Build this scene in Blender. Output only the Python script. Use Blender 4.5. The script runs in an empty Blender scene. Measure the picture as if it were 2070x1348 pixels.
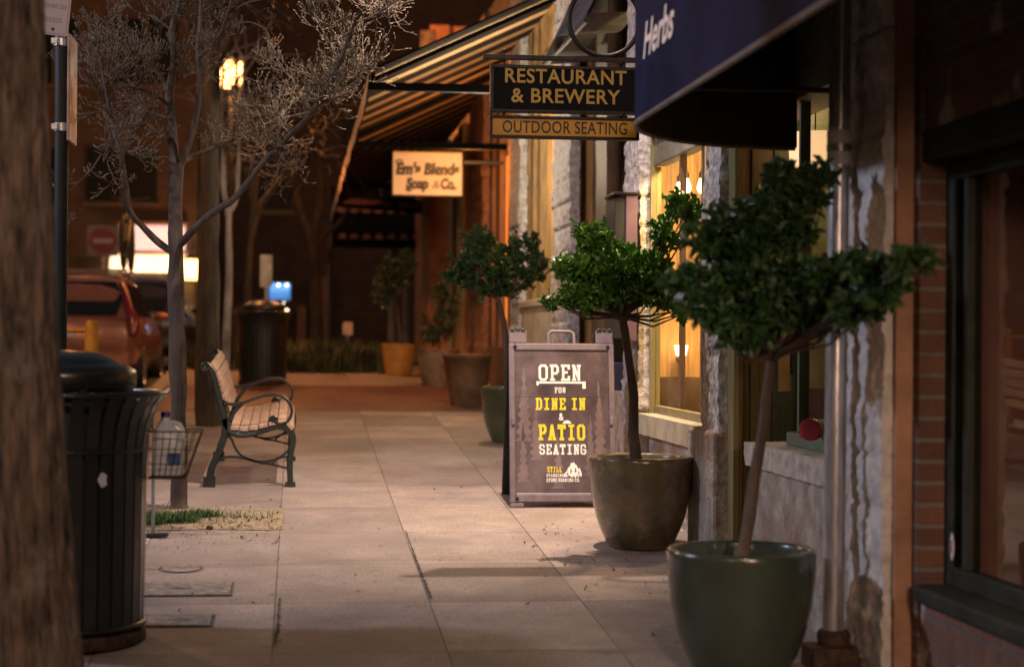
import bpy, math, random
from mathutils import Vector, Matrix, Euler, noise

# ------------------------------------------------------------------ camera
SC = bpy.context.scene
F = 3700.0
CX, CY = 1035.0, 674.0
EYE = Vector((0, 0, 1.667))
YAW = math.atan(435 / F)
PITCH = math.atan(10 / F)
ROLL = math.radians(0.4)
RM = Matrix.Rotation(-YAW, 3, 'Z') @ Matrix.Rotation(math.pi / 2 + PITCH, 3, 'X') @ Matrix.Rotation(ROLL, 3, 'Z')
cd = bpy.data.cameras.new('camera')
cam = bpy.data.objects.new('camera', cd)
SC.collection.objects.link(cam)
cam.matrix_world = Matrix.Translation(EYE) @ RM.to_4x4()
cd.sensor_width = 36
cd.lens = 36 * F / 2070
cd.clip_start = 0.05
cd.clip_end = 500
cd.dof.use_dof = True
cd.dof.focus_distance = 10.4
cd.dof.aperture_fstop = 1.65
SC.camera = cam

# ------------------------------------------------------------------ night sky and exposure
W = bpy.data.worlds.new('World')
SC.world = W
W.use_nodes = True
nt = W.node_tree
bg = nt.nodes['Background']
sky = nt.nodes.new('ShaderNodeTexSky')
sky.sky_type = 'NISHITA'
sky.sun_disc = False
sky.sun_elevation = math.radians(1.5)
sky.sun_rotation = math.radians(150)
nt.links.new(sky.outputs[0], bg.inputs[0])
bg.inputs[1].default_value = 0.1
SC.view_settings.view_transform = 'Standard'
SC.view_settings.look = 'None'
SC.view_settings.gamma = 1
SC.view_settings.exposure = 0.0
try:
    SC.cycles.use_denoising = True
    SC.cycles.denoiser = 'OPENIMAGEDENOISE'
    SC.cycles.denoising_input_passes = 'RGB_ALBEDO_NORMAL'
    SC.cycles.denoising_prefilter = 'ACCURATE'
    SC.cycles.max_bounces = 8
    SC.cycles.transparent_max_bounces = 16
    SC.cycles.sample_clamp_indirect = 2.0
    SC.cycles.sample_clamp_direct = 5.0
    SC.cycles.caustics_reflective = False
    SC.cycles.caustics_refractive = False
except Exception:
    pass

C = SC.collection
S_UP = 0.051            # the street climbs away from the camera


def G(y):
    if y < 22:
        return S_UP * y
    if y < 28:
        t = (y - 22) / 6
        return S_UP * (22 + 6 * (t - t * t / 2))
    return S_UP * 25


def ray(px, py):
    return RM @ Vector(((px - CX) / F, -(py - CY) / F, -1))


def at(px, py, D):
    return EYE + ray(px, py) * D


def gnd(px, py):
    r = ray(px, py)
    t = -EYE.z / (r.z - S_UP * r.y)
    return EYE + r * t


def onx(px, py, X):
    r = ray(px, py)
    return EYE + r * (X / r.x)


def ony(px, py, Y):
    r = ray(px, py)
    return EYE + r * (Y / r.y)


def YX(px, X):
    return onx(px, 684, X).y


def lamp(name, kind, loc, energy, color, radius=0.05, target=None, cone=120, blend=0.4):
    l = bpy.data.lights.new(name, kind)
    l.energy = energy
    l.color = color
    l.shadow_soft_size = radius
    o = bpy.data.objects.new(name, l)
    C.objects.link(o)
    o.location = loc
    if kind == 'SPOT':
        l.spot_size = math.radians(cone)
        l.spot_blend = blend
        d = Vector(target) - Vector(loc)
        o.rotation_euler = d.to_track_quat('-Z', 'Y').to_euler()
    return o


# street lighting of the night scene, with two added fills
WARM = (1.0, 0.76, 0.56)
SOD = (1.0, 0.36, 0.10)
COOL = (0.78, 0.80, 1.0)
lamp('shop_lamp_light', 'SPOT', (1.38, 10.35, G(10.3) + 5.0), 1850, (1.0, .78, .65), 0.03, (0.75, 11.5, G(11)), 76, 1.0)
lamp('led_street_light', 'SPOT', (-5.5, 9.0, 4.7), 1000, COOL, 0.2, (2.2, 10.0, 2.9), 92, 0.7)
lamp('near_street_light', 'POINT', (0.3, -3.0, 7.0), 1500, (1.0, .74, .58), 0.3)
lamp('left_fill_light', 'POINT', (-3.2, -2.0, 4.4), 300, (1.0, .62, .42), 0.3)  # added low fill for the bricks, no lamp of its own
lamp('right_wall_fill', 'SPOT', (1.95, 0.2, 2.5), 650, (1.0, .62, .42), 0.14, (2.35, 7.0, .75), 32, .9)  # added spot that brightens the brick jamb, no door lamp there

# ------------------------------------------------------------------ materials
MATS = {}


def _n(nt, t, **kw):
    n = nt.nodes.new(t)
    for k, v in kw.items():
        setattr(n, k, v)
    return n


def mat(name, col, rough=0.6, metal=0.0, var=0.25, scale=8.0, bump=0.0, bscale=40.0, col2=None, stretch=None, coat=0.0,
        trans=0.0, spec=0.5, stain=None, stain_scale=2.0, stain_lo=.5, stain_hi=.65, emit=None, estr=0.0):
    m = bpy.data.materials.new(name)
    m.use_nodes = True
    nt = m.node_tree
    p = nt.nodes['Principled BSDF']
    p.inputs['Roughness'].default_value = rough
    p.inputs['Metallic'].default_value = metal
    p.inputs['Specular IOR Level'].default_value = spec
    p.inputs['Coat Weight'].default_value = coat
    if emit:
        p.inputs['Emission Color'].default_value = (*emit, 1)
        p.inputs['Emission Strength'].default_value = estr
    tc = _n(nt, 'ShaderNodeNewGeometry')
    vec = tc.outputs['Position']
    if stretch:
        mp = _n(nt, 'ShaderNodeMapping')
        mp.inputs['Scale'].default_value = stretch
        nt.links.new(vec, mp.inputs[0])
        vec = mp.outputs[0]
    nz = _n(nt, 'ShaderNodeTexNoise')
    nz.inputs['Scale'].default_value = scale
    nz.inputs['Detail'].default_value = 6
    nz.inputs['Roughness'].default_value = .65
    nt.links.new(vec, nz.inputs['Vector'])
    rp = _n(nt, 'ShaderNodeValToRGB')
    c2 = col2 or tuple(max(0, c * (1 - 2 * var)) for c in col)
    rp.color_ramp.elements[0].position = .3
    rp.color_ramp.elements[1].position = .7
    rp.color_ramp.elements[0].color = (*c2, 1)
    rp.color_ramp.elements[1].color = (*tuple(min(1, c * (1 + var * .6)) for c in col), 1)
    nt.links.new(nz.outputs['Fac'], rp.inputs[0])
    out = rp.outputs[0]
    if stain:
        n2 = _n(nt, 'ShaderNodeTexNoise')
        n2.inputs['Scale'].default_value = stain_scale
        n2.inputs['Detail'].default_value = 8
        n2.inputs['Roughness'].default_value = .7
        nt.links.new(tc.outputs['Position'], n2.inputs['Vector'])
        r2 = _n(nt, 'ShaderNodeValToRGB')
        r2.color_ramp.elements[0].position = stain_lo
        r2.color_ramp.elements[1].position = stain_hi
        nt.links.new(n2.outputs['Fac'], r2.inputs[0])
        mx = _n(nt, 'ShaderNodeMixRGB')
        nt.links.new(r2.outputs[0], mx.inputs[0])
        nt.links.new(out, mx.inputs[1])
        mx.inputs[2].default_value = (*stain, 1)
        out = mx.outputs[0]
    nt.links.new(out, p.inputs['Base Color'])
    if bump:
        b = _n(nt, 'ShaderNodeBump')
        b.inputs['Strength'].default_value = bump
        b.inputs['Distance'].default_value = .02
        n3 = _n(nt, 'ShaderNodeTexNoise')
        n3.inputs['Scale'].default_value = bscale
        n3.inputs['Detail'].default_value = 5
        nt.links.new(vec, n3.inputs['Vector'])
        nt.links.new(n3.outputs['Fac'], b.inputs['Height'])
        nt.links.new(b.outputs[0], p.inputs['Normal'])
    MATS[name] = m
    return m


def emis(name, col, strength):
    m = bpy.data.materials.new(name)
    m.use_nodes = True
    nt = m.node_tree
    p = nt.nodes['Principled BSDF']
    p.inputs['Base Color'].default_value = (*[min(1, c) * .8 for c in col], 1)
    nz = _n(nt, 'ShaderNodeTexNoise')
    nz.inputs['Scale'].default_value = 3
    g = _n(nt, 'ShaderNodeNewGeometry')
    nt.links.new(g.outputs['Position'], nz.inputs['Vector'])
    mr = _n(nt, 'ShaderNodeMapRange')
    mr.inputs['To Min'].default_value = strength * .75
    mr.inputs['To Max'].default_value = strength * 1.2
    nt.links.new(nz.outputs['Fac'], mr.inputs[0])
    p.inputs['Emission Color'].default_value = (*col, 1)
    nt.links.new(mr.outputs[0], p.inputs['Emission Strength'])
    return m


def glass(name, tint=(1, 1, 1), refl=0.08, rough=0.02):
    m = bpy.data.materials.new(name)
    m.use_nodes = True
    nt = m.node_tree
    nt.nodes.remove(nt.nodes['Principled BSDF'])
    o = nt.nodes['Material Output']
    t = _n(nt, 'ShaderNodeBsdfTransparent')
    t.inputs[0].default_value = (*tint, 1)
    g = _n(nt, 'ShaderNodeBsdfGlossy')
    g.inputs['Roughness'].default_value = rough
    fr = _n(nt, 'ShaderNodeFresnel')
    fr.inputs[0].default_value = 1.22
    mth = _n(nt, 'ShaderNodeMath', operation='ADD')
    mth.inputs[1].default_value = refl
    nt.links.new(fr.outputs[0], mth.inputs[0])
    mx = _n(nt, 'ShaderNodeMixShader')
    mx.inputs[0].default_value = refl
    nt.links.new(t.outputs[0], mx.inputs[1])
    nt.links.new(g.outputs[0], mx.inputs[2])
    nt.links.new(mx.outputs[0], o.inputs[0])
    return m


def brick(name, c1, c2, mortar, axes='yz', bw=.215, bh=.08, ms=.01, offset=.5, rough=.85, wash=None, origin=(0, 0), soil=.35, bumpd=.012, wlo=.5, whi=.62, spots=None, grit=.72, wscale=3.5):
    """bricks or slabs laid in world space on the given pair of axes"""
    m = bpy.data.materials.new(name)
    m.use_nodes = True
    nt = m.node_tree
    p = nt.nodes['Principled BSDF']
    p.inputs['Roughness'].default_value = rough
    g = _n(nt, 'ShaderNodeNewGeometry')
    sp = _n(nt, 'ShaderNodeSeparateXYZ')
    nt.links.new(g.outputs['Position'], sp.inputs[0])
    cb = _n(nt, 'ShaderNodeCombineXYZ')
    for k, a in enumerate(axes):
        ad = _n(nt, 'ShaderNodeMath', operation='SUBTRACT')
        nt.links.new(sp.outputs['xyz'.index(a)], ad.inputs[0])
        ad.inputs[1].default_value = origin[k] - 50 * (bw if k == 0 else bh)
        nt.links.new(ad.outputs[0], cb.inputs[k])
    b = _n(nt, 'ShaderNodeTexBrick')
    b.offset = offset
    b.inputs['Scale'].default_value = 1
    b.inputs['Brick Width'].default_value = bw
    b.inputs['Row Height'].default_value = bh
    b.inputs['Mortar Size'].default_value = ms
    b.inputs['Mortar Smooth'].default_value = .3
    b.inputs['Color1'].default_value = (*c1, 1)
    b.inputs['Color2'].default_value = (*c2, 1)
    b.inputs['Mortar'].default_value = (*mortar, 1)
    nt.links.new(cb.outputs[0], b.inputs['Vector'])
    nz = _n(nt, 'ShaderNodeTexNoise')
    nz.inputs['Scale'].default_value = 2.3
    nz.inputs['Detail'].default_value = 9
    nz.inputs['Roughness'].default_value = .7
    nt.links.new(g.outputs['Position'], nz.inputs['Vector'])
    rp = _n(nt, 'ShaderNodeValToRGB')
    rp.color_ramp.elements[0].position = .32
    rp.color_ramp.elements[1].position = .66
    rp.color_ramp.elements[0].color = (1 - soil, 1 - soil, 1 - soil, 1)
    nt.links.new(nz.outputs['Fac'], rp.inputs[0])
    mu = _n(nt, 'ShaderNodeMixRGB', blend_type='MULTIPLY')
    mu.inputs[0].default_value = 1
    nt.links.new(b.outputs['Color'], mu.inputs[1])
    nt.links.new(rp.outputs[0], mu.inputs[2])
    out = mu.outputs[0]
    if True:                                   # fine grit
        n4 = _n(nt, 'ShaderNodeTexNoise')
        n4.inputs['Scale'].default_value = 90
        n4.inputs['Detail'].default_value = 3
        nt.links.new(g.outputs['Position'], n4.inputs['Vector'])
        r4 = _n(nt, 'ShaderNodeValToRGB')
        r4.color_ramp.elements[0].position = .35
        r4.color_ramp.elements[1].position = .65
        r4.color_ramp.elements[0].color = (grit, grit, grit, 1)
        nt.links.new(n4.outputs['Fac'], r4.inputs[0])
        m4 = _n(nt, 'ShaderNodeMixRGB', blend_type='MULTIPLY')
        m4.inputs[0].default_value = 1
        nt.links.new(out, m4.inputs[1])
        nt.links.new(r4.outputs[0], m4.inputs[2])
        out = m4.outputs[0]
    if wash:
        n2 = _n(nt, 'ShaderNodeTexNoise')
        n2.inputs['Scale'].default_value = wscale
        n2.inputs['Detail'].default_value = 8
        nt.links.new(g.outputs['Position'], n2.inputs['Vector'])
        r2 = _n(nt, 'ShaderNodeValToRGB')
        r2.color_ramp.elements[0].position = wlo
        r2.color_ramp.elements[1].position = whi
        nt.links.new(n2.outputs['Fac'], r2.inputs[0])
        mx = _n(nt, 'ShaderNodeMixRGB')
        nt.links.new(r2.outputs[0], mx.inputs[0])
        nt.links.new(out, mx.inputs[1])
        mx.inputs[2].default_value = (*wash, 1)
        out = mx.outputs[0]
    if spots:
        vo = _n(nt, 'ShaderNodeTexVoronoi')
        vo.inputs['Scale'].default_value = 2.6
        vo.inputs['Randomness'].default_value = 1
        nt.links.new(g.outputs['Position'], vo.inputs['Vector'])
        r5 = _n(nt, 'ShaderNodeValToRGB')
        r5.color_ramp.elements[0].position = .035
        r5.color_ramp.elements[1].position = .065
        r5.color_ramp.elements[0].color = (.75, .75, .75, 1)
        r5.color_ramp.elements[1].color = (0, 0, 0, 1)
        nt.links.new(vo.outputs['Distance'], r5.inputs[0])
        m5 = _n(nt, 'ShaderNodeMixRGB')
        nt.links.new(r5.outputs[0], m5.inputs[0])
        nt.links.new(out, m5.inputs[1])
        m5.inputs[2].default_value = (*spots, 1)
        out = m5.outputs[0]
    nt.links.new(out, p.inputs['Base Color'])
    bu = _n(nt, 'ShaderNodeBump')
    bu.inputs['Strength'].default_value = .6
    bu.inputs['Distance'].default_value = bumpd
    sub = _n(nt, 'ShaderNodeMath', operation='SUBTRACT')
    nt.links.new(n4.outputs['Fac'], sub.inputs[0])
    nt.links.new(b.outputs['Fac'], sub.inputs[1])
    nt.links.new(sub.outputs[0], bu.inputs['Height'])
    nt.links.new(bu.outputs[0], p.inputs['Normal'])
    return m


M_SIDEWALK = brick('sidewalk_concrete', (.46, .37, .32), (.27, .217, .19), (.13, .10, .09), 'xy', .715, 1.03, .004, 0, .8,
                   origin=(-.09, 8.53), soil=.38, bumpd=.004, spots=(.09, .075, .065), grit=.6, wash=(.17, .132, .112), wlo=.46, whi=.80, wscale=1.6)
M_ROAD = mat('asphalt', (.05, .048, .047), .85, var=.4, scale=60, bump=.3, bscale=200, stain=(.03, .03, .03), stain_scale=1)
M_KERB = mat('kerb_concrete', (.33, .31, .29), .85, var=.3, scale=12, bump=.2)
M_PAVER = brick('red_pavers', (.22, .085, .055), (.15, .06, .042), (.10, .06, .05), 'xy', .2, .1, .008, .5, .7, soil=.3, bumpd=.004)
M_SOIL = mat('sandy_soil', (.33, .25, .15), .95, var=.35, scale=40, bump=.8, bscale=80, stain=(.12, .085, .055), stain_scale=9, stain_lo=.52, stain_hi=.64)
M_GRASS = mat('grass_green', (.07, .16, .03), .7, var=.5, scale=20)
M_DRYGRASS = mat('grass_dim', (.06, .075, .03), .8, var=.5, scale=6)
M_BRICK_YZ = brick('brick_street_face', (.20, .085, .055), (.13, .06, .045), (.18, .15, .135), 'yz', .215, .08, .010, .5, wash=(.42, .36, .33), wlo=.60, whi=.66)
M_BRICK_XZ = brick('brick_jamb_face', (.22, .10, .062), (.13, .062, .045), (.20, .175, .155), 'xz', .215, .081, .010, 0, origin=(2.30, 0), soil=.4)
M_SOLDIER = brick('soldier_course', (.30, .13, .08), (.22, .10, .07), (.17, .15, .14), 'yz', .075, .215, .010, 0, wash=(.45, .40, .37), wlo=.60, whi=.68)
M_STONE = mat('split_stone', (.58, .54, .54), .9, var=.35, scale=24, bump=.55, bscale=34, stain=(.14, .125, .12), stain_scale=5, stain_lo=.56, stain_hi=.7)
M_WHITESTONE = mat('whitewashed_stone', (.58, .55, .53), .9, var=.2, scale=10, bump=.6, bscale=26, stain=(.30, .26, .24), stain_scale=5, stain_lo=.62, stain_hi=.8)
M_STUCCO = mat('lamp_tinted_stucco', (.34, .19, .12), .9, var=.2, scale=5, bump=.35, bscale=50, stain=(.22, .12, .08), stain_scale=3, stain_lo=.55, stain_hi=.75)  # warm lamplight on the flank is put into this colour
M_CONCWALL = mat('weathered_concrete', (.42, .37, .31), .9, var=.3, scale=9, bump=.5, bscale=40, stain=(.24, .13, .09), stain_scale=1.6, stain_lo=.48, stain_hi=.66)
M_OLIVE = mat('olive_paint', (.22, .19, .08), .5, var=.2, scale=6, bump=.08, bscale=30, stretch=(6, 6, .5))
M_GREEN = mat('green_paint', (.10, .15, .10), .45, var=.2, scale=6, bump=.08)
M_DKGREEN = mat('dark_green_paint', (.030, .037, .031), .7, var=.3, scale=8, spec=.2)
M_LINTEL = mat('grey_green_lintel', (.16, .16, .13), .6, var=.25, scale=9, bump=.15)
M_OCHRE = mat('ochre_wood', (.40, .24, .09), .55, var=.3, scale=6, bump=.12, bscale=20, stretch=(5, 5, .6))
M_BROWNWOOD = mat('brown_wood', (.16, .09, .055), .55, var=.3, scale=6, bump=.12, stretch=(5, 5, .6))
M_CREAM = mat('cream_paint', (.42, .36, .26), .6, var=.2, scale=6)
M_PLASTER = mat('orange_plaster', (.50, .20, .10), .85, var=.2, scale=4, bump=.2, bscale=40)
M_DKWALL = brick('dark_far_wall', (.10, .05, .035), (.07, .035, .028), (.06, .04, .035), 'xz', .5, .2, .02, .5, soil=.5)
M_INTERIOR = mat('warm_interior', (.50, .30, .11), .6, var=.35, scale=5, stretch=(6, 6, .4), bump=.1)
M_INTDARK = mat('dark_interior', (.09, .055, .035), .7, var=.3, scale=3)
M_NAVY = mat('navy_canvas', (.0085, .0150, .052), .85, var=.3, scale=2.2, bump=.25, bscale=5, spec=.08)
M_CANVASDK = mat('dark_canvas_underside', (.014, .014, .018), .85, var=.2, scale=4)
M_PIPING = mat('grey_piping', (.16, .15, .14), .6)
M_WHITEPAINT = mat('white_lettering', (.78, .77, .74), .5, var=.06, scale=10)
M_YELLOWPAINT = mat('yellow_lettering', (.75, .60, .03), .5, var=.06, scale=10)
M_GOLD = mat('gold_lettering', (.60, .36, .05), .45, var=.1, scale=10)
M_BLACKPAINT = mat('black_lettering', (.012, .012, .012), .5, var=.1)
M_SIGNBLACK = mat('black_signboard', (.008, .008, .009), .7, var=.2, spec=.15)
M_SIGNGOLD = mat('amber_signboard', (.78, .36, .015), .45, var=.12, scale=12)
M_IRON = mat('dark_iron', (.03, .022, .02), .45, metal=.6, var=.3, scale=20)
M_CREAMSIGN = mat('cream_signboard', (.60, .60, .56), .5, var=.06)
M_GALV = mat('galvanised_steel', (.42, .43, .47), .3, metal=.6, var=.25, scale=7, stretch=(4, 4, .8), bump=.05, bscale=15)
M_RUST = mat('rusty_iron', (.07, .035, .022), .8, metal=.2, var=.5, scale=25, bump=.5)
M_RED = mat('red_cap_paint', (.25, .010, .025), .4, var=.15)
M_POTGLAZE = mat('brown_green_glaze', (.11, .085, .05), .2, var=.7, scale=5, coat=.4, col2=(.035, .032, .018), stain=(.20, .17, .13), stain_scale=6, stain_lo=.54, stain_hi=.74, bump=.06, bscale=14)
M_POTGREEN = mat('dark_green_glaze', (.028, .042, .030), .22, var=.3, scale=4, coat=.4, col2=(.028, .032, .025), bump=.04, bscale=9)
M_POTOLIVE = mat('olive_glaze', (.07, .085, .04), .25, var=.3, scale=4, coat=.3)
M_POTBROWN = mat('brown_terracotta', (.17, .095, .06), .5, var=.3, scale=6)
M_POTGREY = mat('weathered_terracotta', (.30, .19, .13), .6, var=.4, scale=5)
M_POTYELLOW = mat('yellow_glaze', (.52, .27, .07), .4, var=.2, scale=8)
M_POTSOIL = mat('potting_soil', (.05, .035, .025), .95, var=.6, scale=60, bump=1.0, bscale=90)
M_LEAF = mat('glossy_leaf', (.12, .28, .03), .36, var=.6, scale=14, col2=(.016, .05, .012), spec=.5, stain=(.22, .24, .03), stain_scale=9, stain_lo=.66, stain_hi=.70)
M_LEAFDIM = mat('shaded_leaf', (.036, .085, .024), .45, var=.5, scale=14, col2=(.018, .045, .014), spec=.4)  # darker leaf colour stands in for shade on the unlit crowns
M_LEAFSHRUB = mat('shrub_leaf', (.055, .085, .035), .5, var=.5, scale=12)
M_BARK = mat('grey_brown_bark', (.068, .046, .032), .85, var=.4, scale=9, bump=.8, bscale=22, stretch=(1, 1, .25), stain=(.09, .09, .04), stain_scale=4, stain_lo=.6, stain_hi=.75)
M_BARKBIG = mat('brown_ridged_bark', (.15, .098, .07), .92, var=.8, scale=22, bump=1.0, bscale=34, stretch=(1, 1, .22), stain=(.19, .15, .13), stain_scale=3, stain_lo=.55, stain_hi=.72)
M_BARKDARK = mat('dark_bark', (.07, .052, .035), .9, var=.4, scale=9, bump=.8, stretch=(1, 1, .25))
M_BARKPALE = mat('pale_bark', (.34, .33, .34), .8, var=.35, scale=8, stretch=(1, 1, .5))
M_STEM = mat('thin_brown_stem', (.085, .055, .042), .8, var=.3, scale=14, bump=.5, bscale=40, stretch=(1, 1, .4))
M_TWIG = mat('budding_twig', (.155, .11, .07), .8, var=.35, scale=20)
M_BENCHIRON = mat('dark_green_iron', (.011, .016, .013), .38, var=.3, scale=30, coat=.2, bump=.15, bscale=90)
M_BENCHWOOD = mat('pinkish_bench_wood', (.46, .29, .20), .65, var=.25, scale=5, bump=.2, bscale=30, stretch=(10, 1, 10))
M_CANBLACK = mat('black_powder_coat', (.014, .015, .016), .3, var=.2, scale=30, coat=.25)
M_JUG = mat('milky_plastic', (.62, .60, .60), .35, var=.06, scale=6)
M_BLUE = mat('blue_label', (.04, .10, .33), .5, var=.15)
M_PURPLE = mat('purple_cap', (.09, .06, .26), .4)
M_POLE = mat('black_green_pole', (.010, .012, .012), .6, spec=.25, var=.25, scale=10)
M_PLATE = mat('white_reflective_plate', (.50, .48, .55), .5, var=.08, scale=5)
M_REDPRINT = mat('faded_red_print', (.35, .16, .16), .6, var=.2)
M_CLAMP = mat('steel_clamp', (.40, .42, .44), .35, metal=.8)
M_COPPERSIGN = mat('sign_edge_pink', (.45, .26, .20), .5)
M_AFRAME = mat('mauve_grey_plastic', (.165, .13, .145), .5, var=.15, scale=20, bump=.15, bscale=200)
M_APANEL = mat('mauve_printed_panel', (.105, .073, .080), .42, var=.3, scale=7, bump=.05, bscale=25)
M_APRINT = mat('pale_tree_print', (.16, .115, .12), .45, var=.15, scale=12)
M_ABLACK = mat('black_plastic', (.012, .012, .013), .5)
M_NEWSBLUE = mat('navy_news_box', (.045, .04, .085), .4, var=.2)
M_MENU = mat('purple_menu_case', (.13, .075, .10), .5, var=.1)
M_CARRED = mat('copper_car_paint', (.33, .135, .09), .28, metal=.4, var=.08, coat=.7)
M_CARDARK = mat('dark_car_paint', (.05, .05, .06), .25, metal=.4, var=.08, coat=.7)
M_CARGLASS = mat('car_glass', (.012, .012, .012), .06, var=.1, coat=.5)
M_TAIL = mat('tail_light_red', (.18, .008, .012), .25, var=.1, coat=.5)
M_TYRE = mat('tyre_rubber', (.02, .02, .02), .8)
M_YELLOWPOST = mat('yellow_post_paint', (.60, .30, .02), .5, var=.15)
M_STRIPE_A = mat('black_canvas_stripe', (.008, .007, .007), .95, spec=.1)
M_STRIPE_B = mat('tan_canvas_stripe', (.42, .27, .13), .8, var=.15)
M_FABRICGREY = mat('grey_canvas', (.10, .10, .12), .8, var=.4, scale=5)
M_VALANCE = mat('pale_valance_canvas', (.50, .36, .27), .8, var=.25, scale=4)
M_COLUMN = mat('grey_column', (.30, .28, .28), .7)
M_PINK = mat('pink_scallop', (.50, .25, .18), .7)
M_GLASS = glass('clear_window_glass')
M_GLASSG = glass('greenish_window_glass', (.75, .85, .75), .05)
M_DARKPANE = mat('dark_far_pane', (.010, .009, .009), .35, spec=.12)
M_SHOPGLASS = glass('dark_shop_glass', (.55, .5, .48), .14)
M_BULB = emis('bulb_filament_glow', (1.0, .66, .30), 18)
M_BULBREFL = emis('bulb_reflection_glow', (1.0, .88, .50), 9)
M_LANTERN = emis('lantern_glow', (1.0, .46, .14), 8)
M_PEACHGLOW = emis('peach_ceiling_glow', (1.0, .55, .28), 1.3)
M_CANOPYGLOW = emis('backlit_canopy', (1.0, .72, .42), 2.2)
M_SIGNGLOW = emis('backlit_sign', (1.0, .66, .60), .95)
M_LANTFAR = emis('far_lantern_glow', (1.0, .62, .20), 4.5)
M_BLUEGLOW = emis('blue_backlit_sign', (.10, .35, 1.0), .55)
M_BOKEH = emis('far_bulb_glow', (1.0, .80, .50), 60)
M_ORANGEWIN = emis('orange_lit_blind', (1.0, .26, .03), 1.3)

# ------------------------------------------------------------------ builders
ROOTS = {}


class MB:
    def __init__(self):
        self.v = []
        self.f = []

    def quad(self, a, b, c, d):
        i = len(self.v)
        self.v += [tuple(a), tuple(b), tuple(c), tuple(d)]
        self.f.append((i, i + 1, i + 2, i + 3))

    def box(self, x0, x1, y0, y1, z0, z1):
        i = len(self.v)
        self.v += [(x0, y0, z0), (x1, y0, z0), (x1, y1, z0), (x0, y1, z0), (x0, y0, z1), (x1, y0, z1), (x1, y1, z1), (x0, y1, z1)]
        self.f += [tuple(i + k for k in q) for q in ((0, 3, 2, 1), (4, 5, 6, 7), (0, 1, 5, 4), (1, 2, 6, 5), (2, 3, 7, 6), (3, 0, 4, 7))]
        return self

    def bar(self, a, b, w, h, up=(0, 0, 1)):
        a, b = Vector(a), Vector(b)
        d = (b - a).normalized()
        u = Vector(up)
        s = d.cross(u)
        if s.length < 1e-4:
            s = d.cross(Vector((1, 0, 0)))
        s.normalize()
        u = s.cross(d).normalized()
        s, u = s * w / 2, u * h / 2
        i = len(self.v)
        for p in (a, b):
            self.v += [tuple(p - s - u), tuple(p + s - u), tuple(p + s + u), tuple(p - s + u)]
        self.f += [tuple(i + k for k in q) for q in ((3, 2, 1, 0), (4, 5, 6, 7), (0, 1, 5, 4), (1, 2, 6, 5), (2, 3, 7, 6), (3, 0, 4, 7))]
        return self

    def tube(self, pts, rad, n=8, caps=True, jit=0.0, rng=None, closed=False):
        pts = [Vector(p) for p in pts]
        if not hasattr(rad, '__len__'):
            rad = [rad] * len(pts)
        base = len(self.v)
        ref = None
        N = len(pts)
        for k, p in enumerate(pts):
            if closed:
                d = pts[(k + 1) % N] - pts[k - 1]
            else:
                d = pts[min(k + 1, N - 1)] - pts[max(k - 1, 0)]
            d = d.normalized() if d.length > 1e-9 else Vector((0, 0, 1))
            if ref is None:
                ref = Vector((0, 0, 1)) if abs(d.z) < .9 else Vector((1, 0, 0))
                ref = (ref - d * ref.dot(d)).normalized()
            else:
                ref = (ref - d * ref.dot(d))
                ref = ref.normalized() if ref.length > 1e-6 else Vector((1, 0, 0))
            s = d.cross(ref)
            for j in range(n):
                a = 2 * math.pi * j / n
                r = rad[k]
                if jit:
                    r *= 1 + jit * (noise.noise(Vector((p.x * 9 + math.cos(a) * 1.3, p.y * 9 + math.sin(a) * 1.3, p.z * 5))))
                self.v.append(tuple(p + (ref * math.cos(a) + s * math.sin(a)) * r))
        M = N if closed else N - 1
        for k in range(M):
            k2 = (k + 1) % N
            for j in range(n):
                j2 = (j + 1) % n
                self.f.append((base + k * n + j, base + k * n + j2, base + k2 * n + j2, base + k2 * n + j))
        if caps and not closed:
            self.f.append(tuple(base + j for j in reversed(range(n))))
            self.f.append(tuple(base + (N - 1) * n + j for j in range(n)))
        return self

    def lathe(self, prof, c, n=32, closed=False):
        c = Vector(c)
        base = len(self.v)
        for r, z in prof:
            for j in range(n):
                a = 2 * math.pi * j / n
                self.v.append((c.x + r * math.cos(a), c.y + r * math.sin(a), c.z + z))
        for k in range(len(prof) - 1):
            for j in range(n):
                j2 = (j + 1) % n
                self.f.append((base + k * n + j, base + k * n + j2, base + (k + 1) * n + j2, base + (k + 1) * n + j))
        return self

    def ball(self, c, r, n=10, m=7, sz=1.0):
        prof = [(max(1e-4, r * math.sin(math.pi * k / m)), -r * sz * math.cos(math.pi * k / m)) for k in range(m + 1)]
        return self.lathe(prof, c, n)

    def prism(self, poly, fn, t):
        """closed outline (u,v) -> fn(u,v,w) with w = 0..t"""
        i = len(self.v)
        n = len(poly)
        for w in (0, t):
            for u, v in poly:
                self.v.append(tuple(fn(u, v, w)))
        self.f.append(tuple(i + k for k in range(n)))
        self.f.append(tuple(i + n + k for k in reversed(range(n))))
        for k in range(n):
            k2 = (k + 1) % n
            self.f.append((i + k, i + n + k, i + n + k2, i + k2))
        return self

    def build(self, name, m, parent=None, smooth=False, bevel=0.0):
        off = Vector((0, 0, 0))
        q = parent
        if q is not None:
            while q.parent is not None:
                q = q.parent
            off = ROOTS.get(q.name, Vector((0, 0, 0)))
        me = bpy.data.meshes.new(name)
        me.from_pydata([(a - off.x, b - off.y, c - off.z) for a, b, c in self.v], [], self.f)
        me.update()
        me.materials.append(m)
        o = bpy.data.objects.new(name, me)
        C.objects.link(o)
        if parent is not None:
            o.parent = parent
        if smooth:
            me.polygons.foreach_set('use_smooth', [True] * len(me.polygons))
            try:
                me.set_sharp_from_angle(angle=math.radians(50))
            except Exception:
                pass
        if bevel:
            b = o.modifiers.new('bevel', 'BEVEL')
            b.width = bevel
            b.segments = 2
            b.limit_method = 'ANGLE'
        return o


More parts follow.
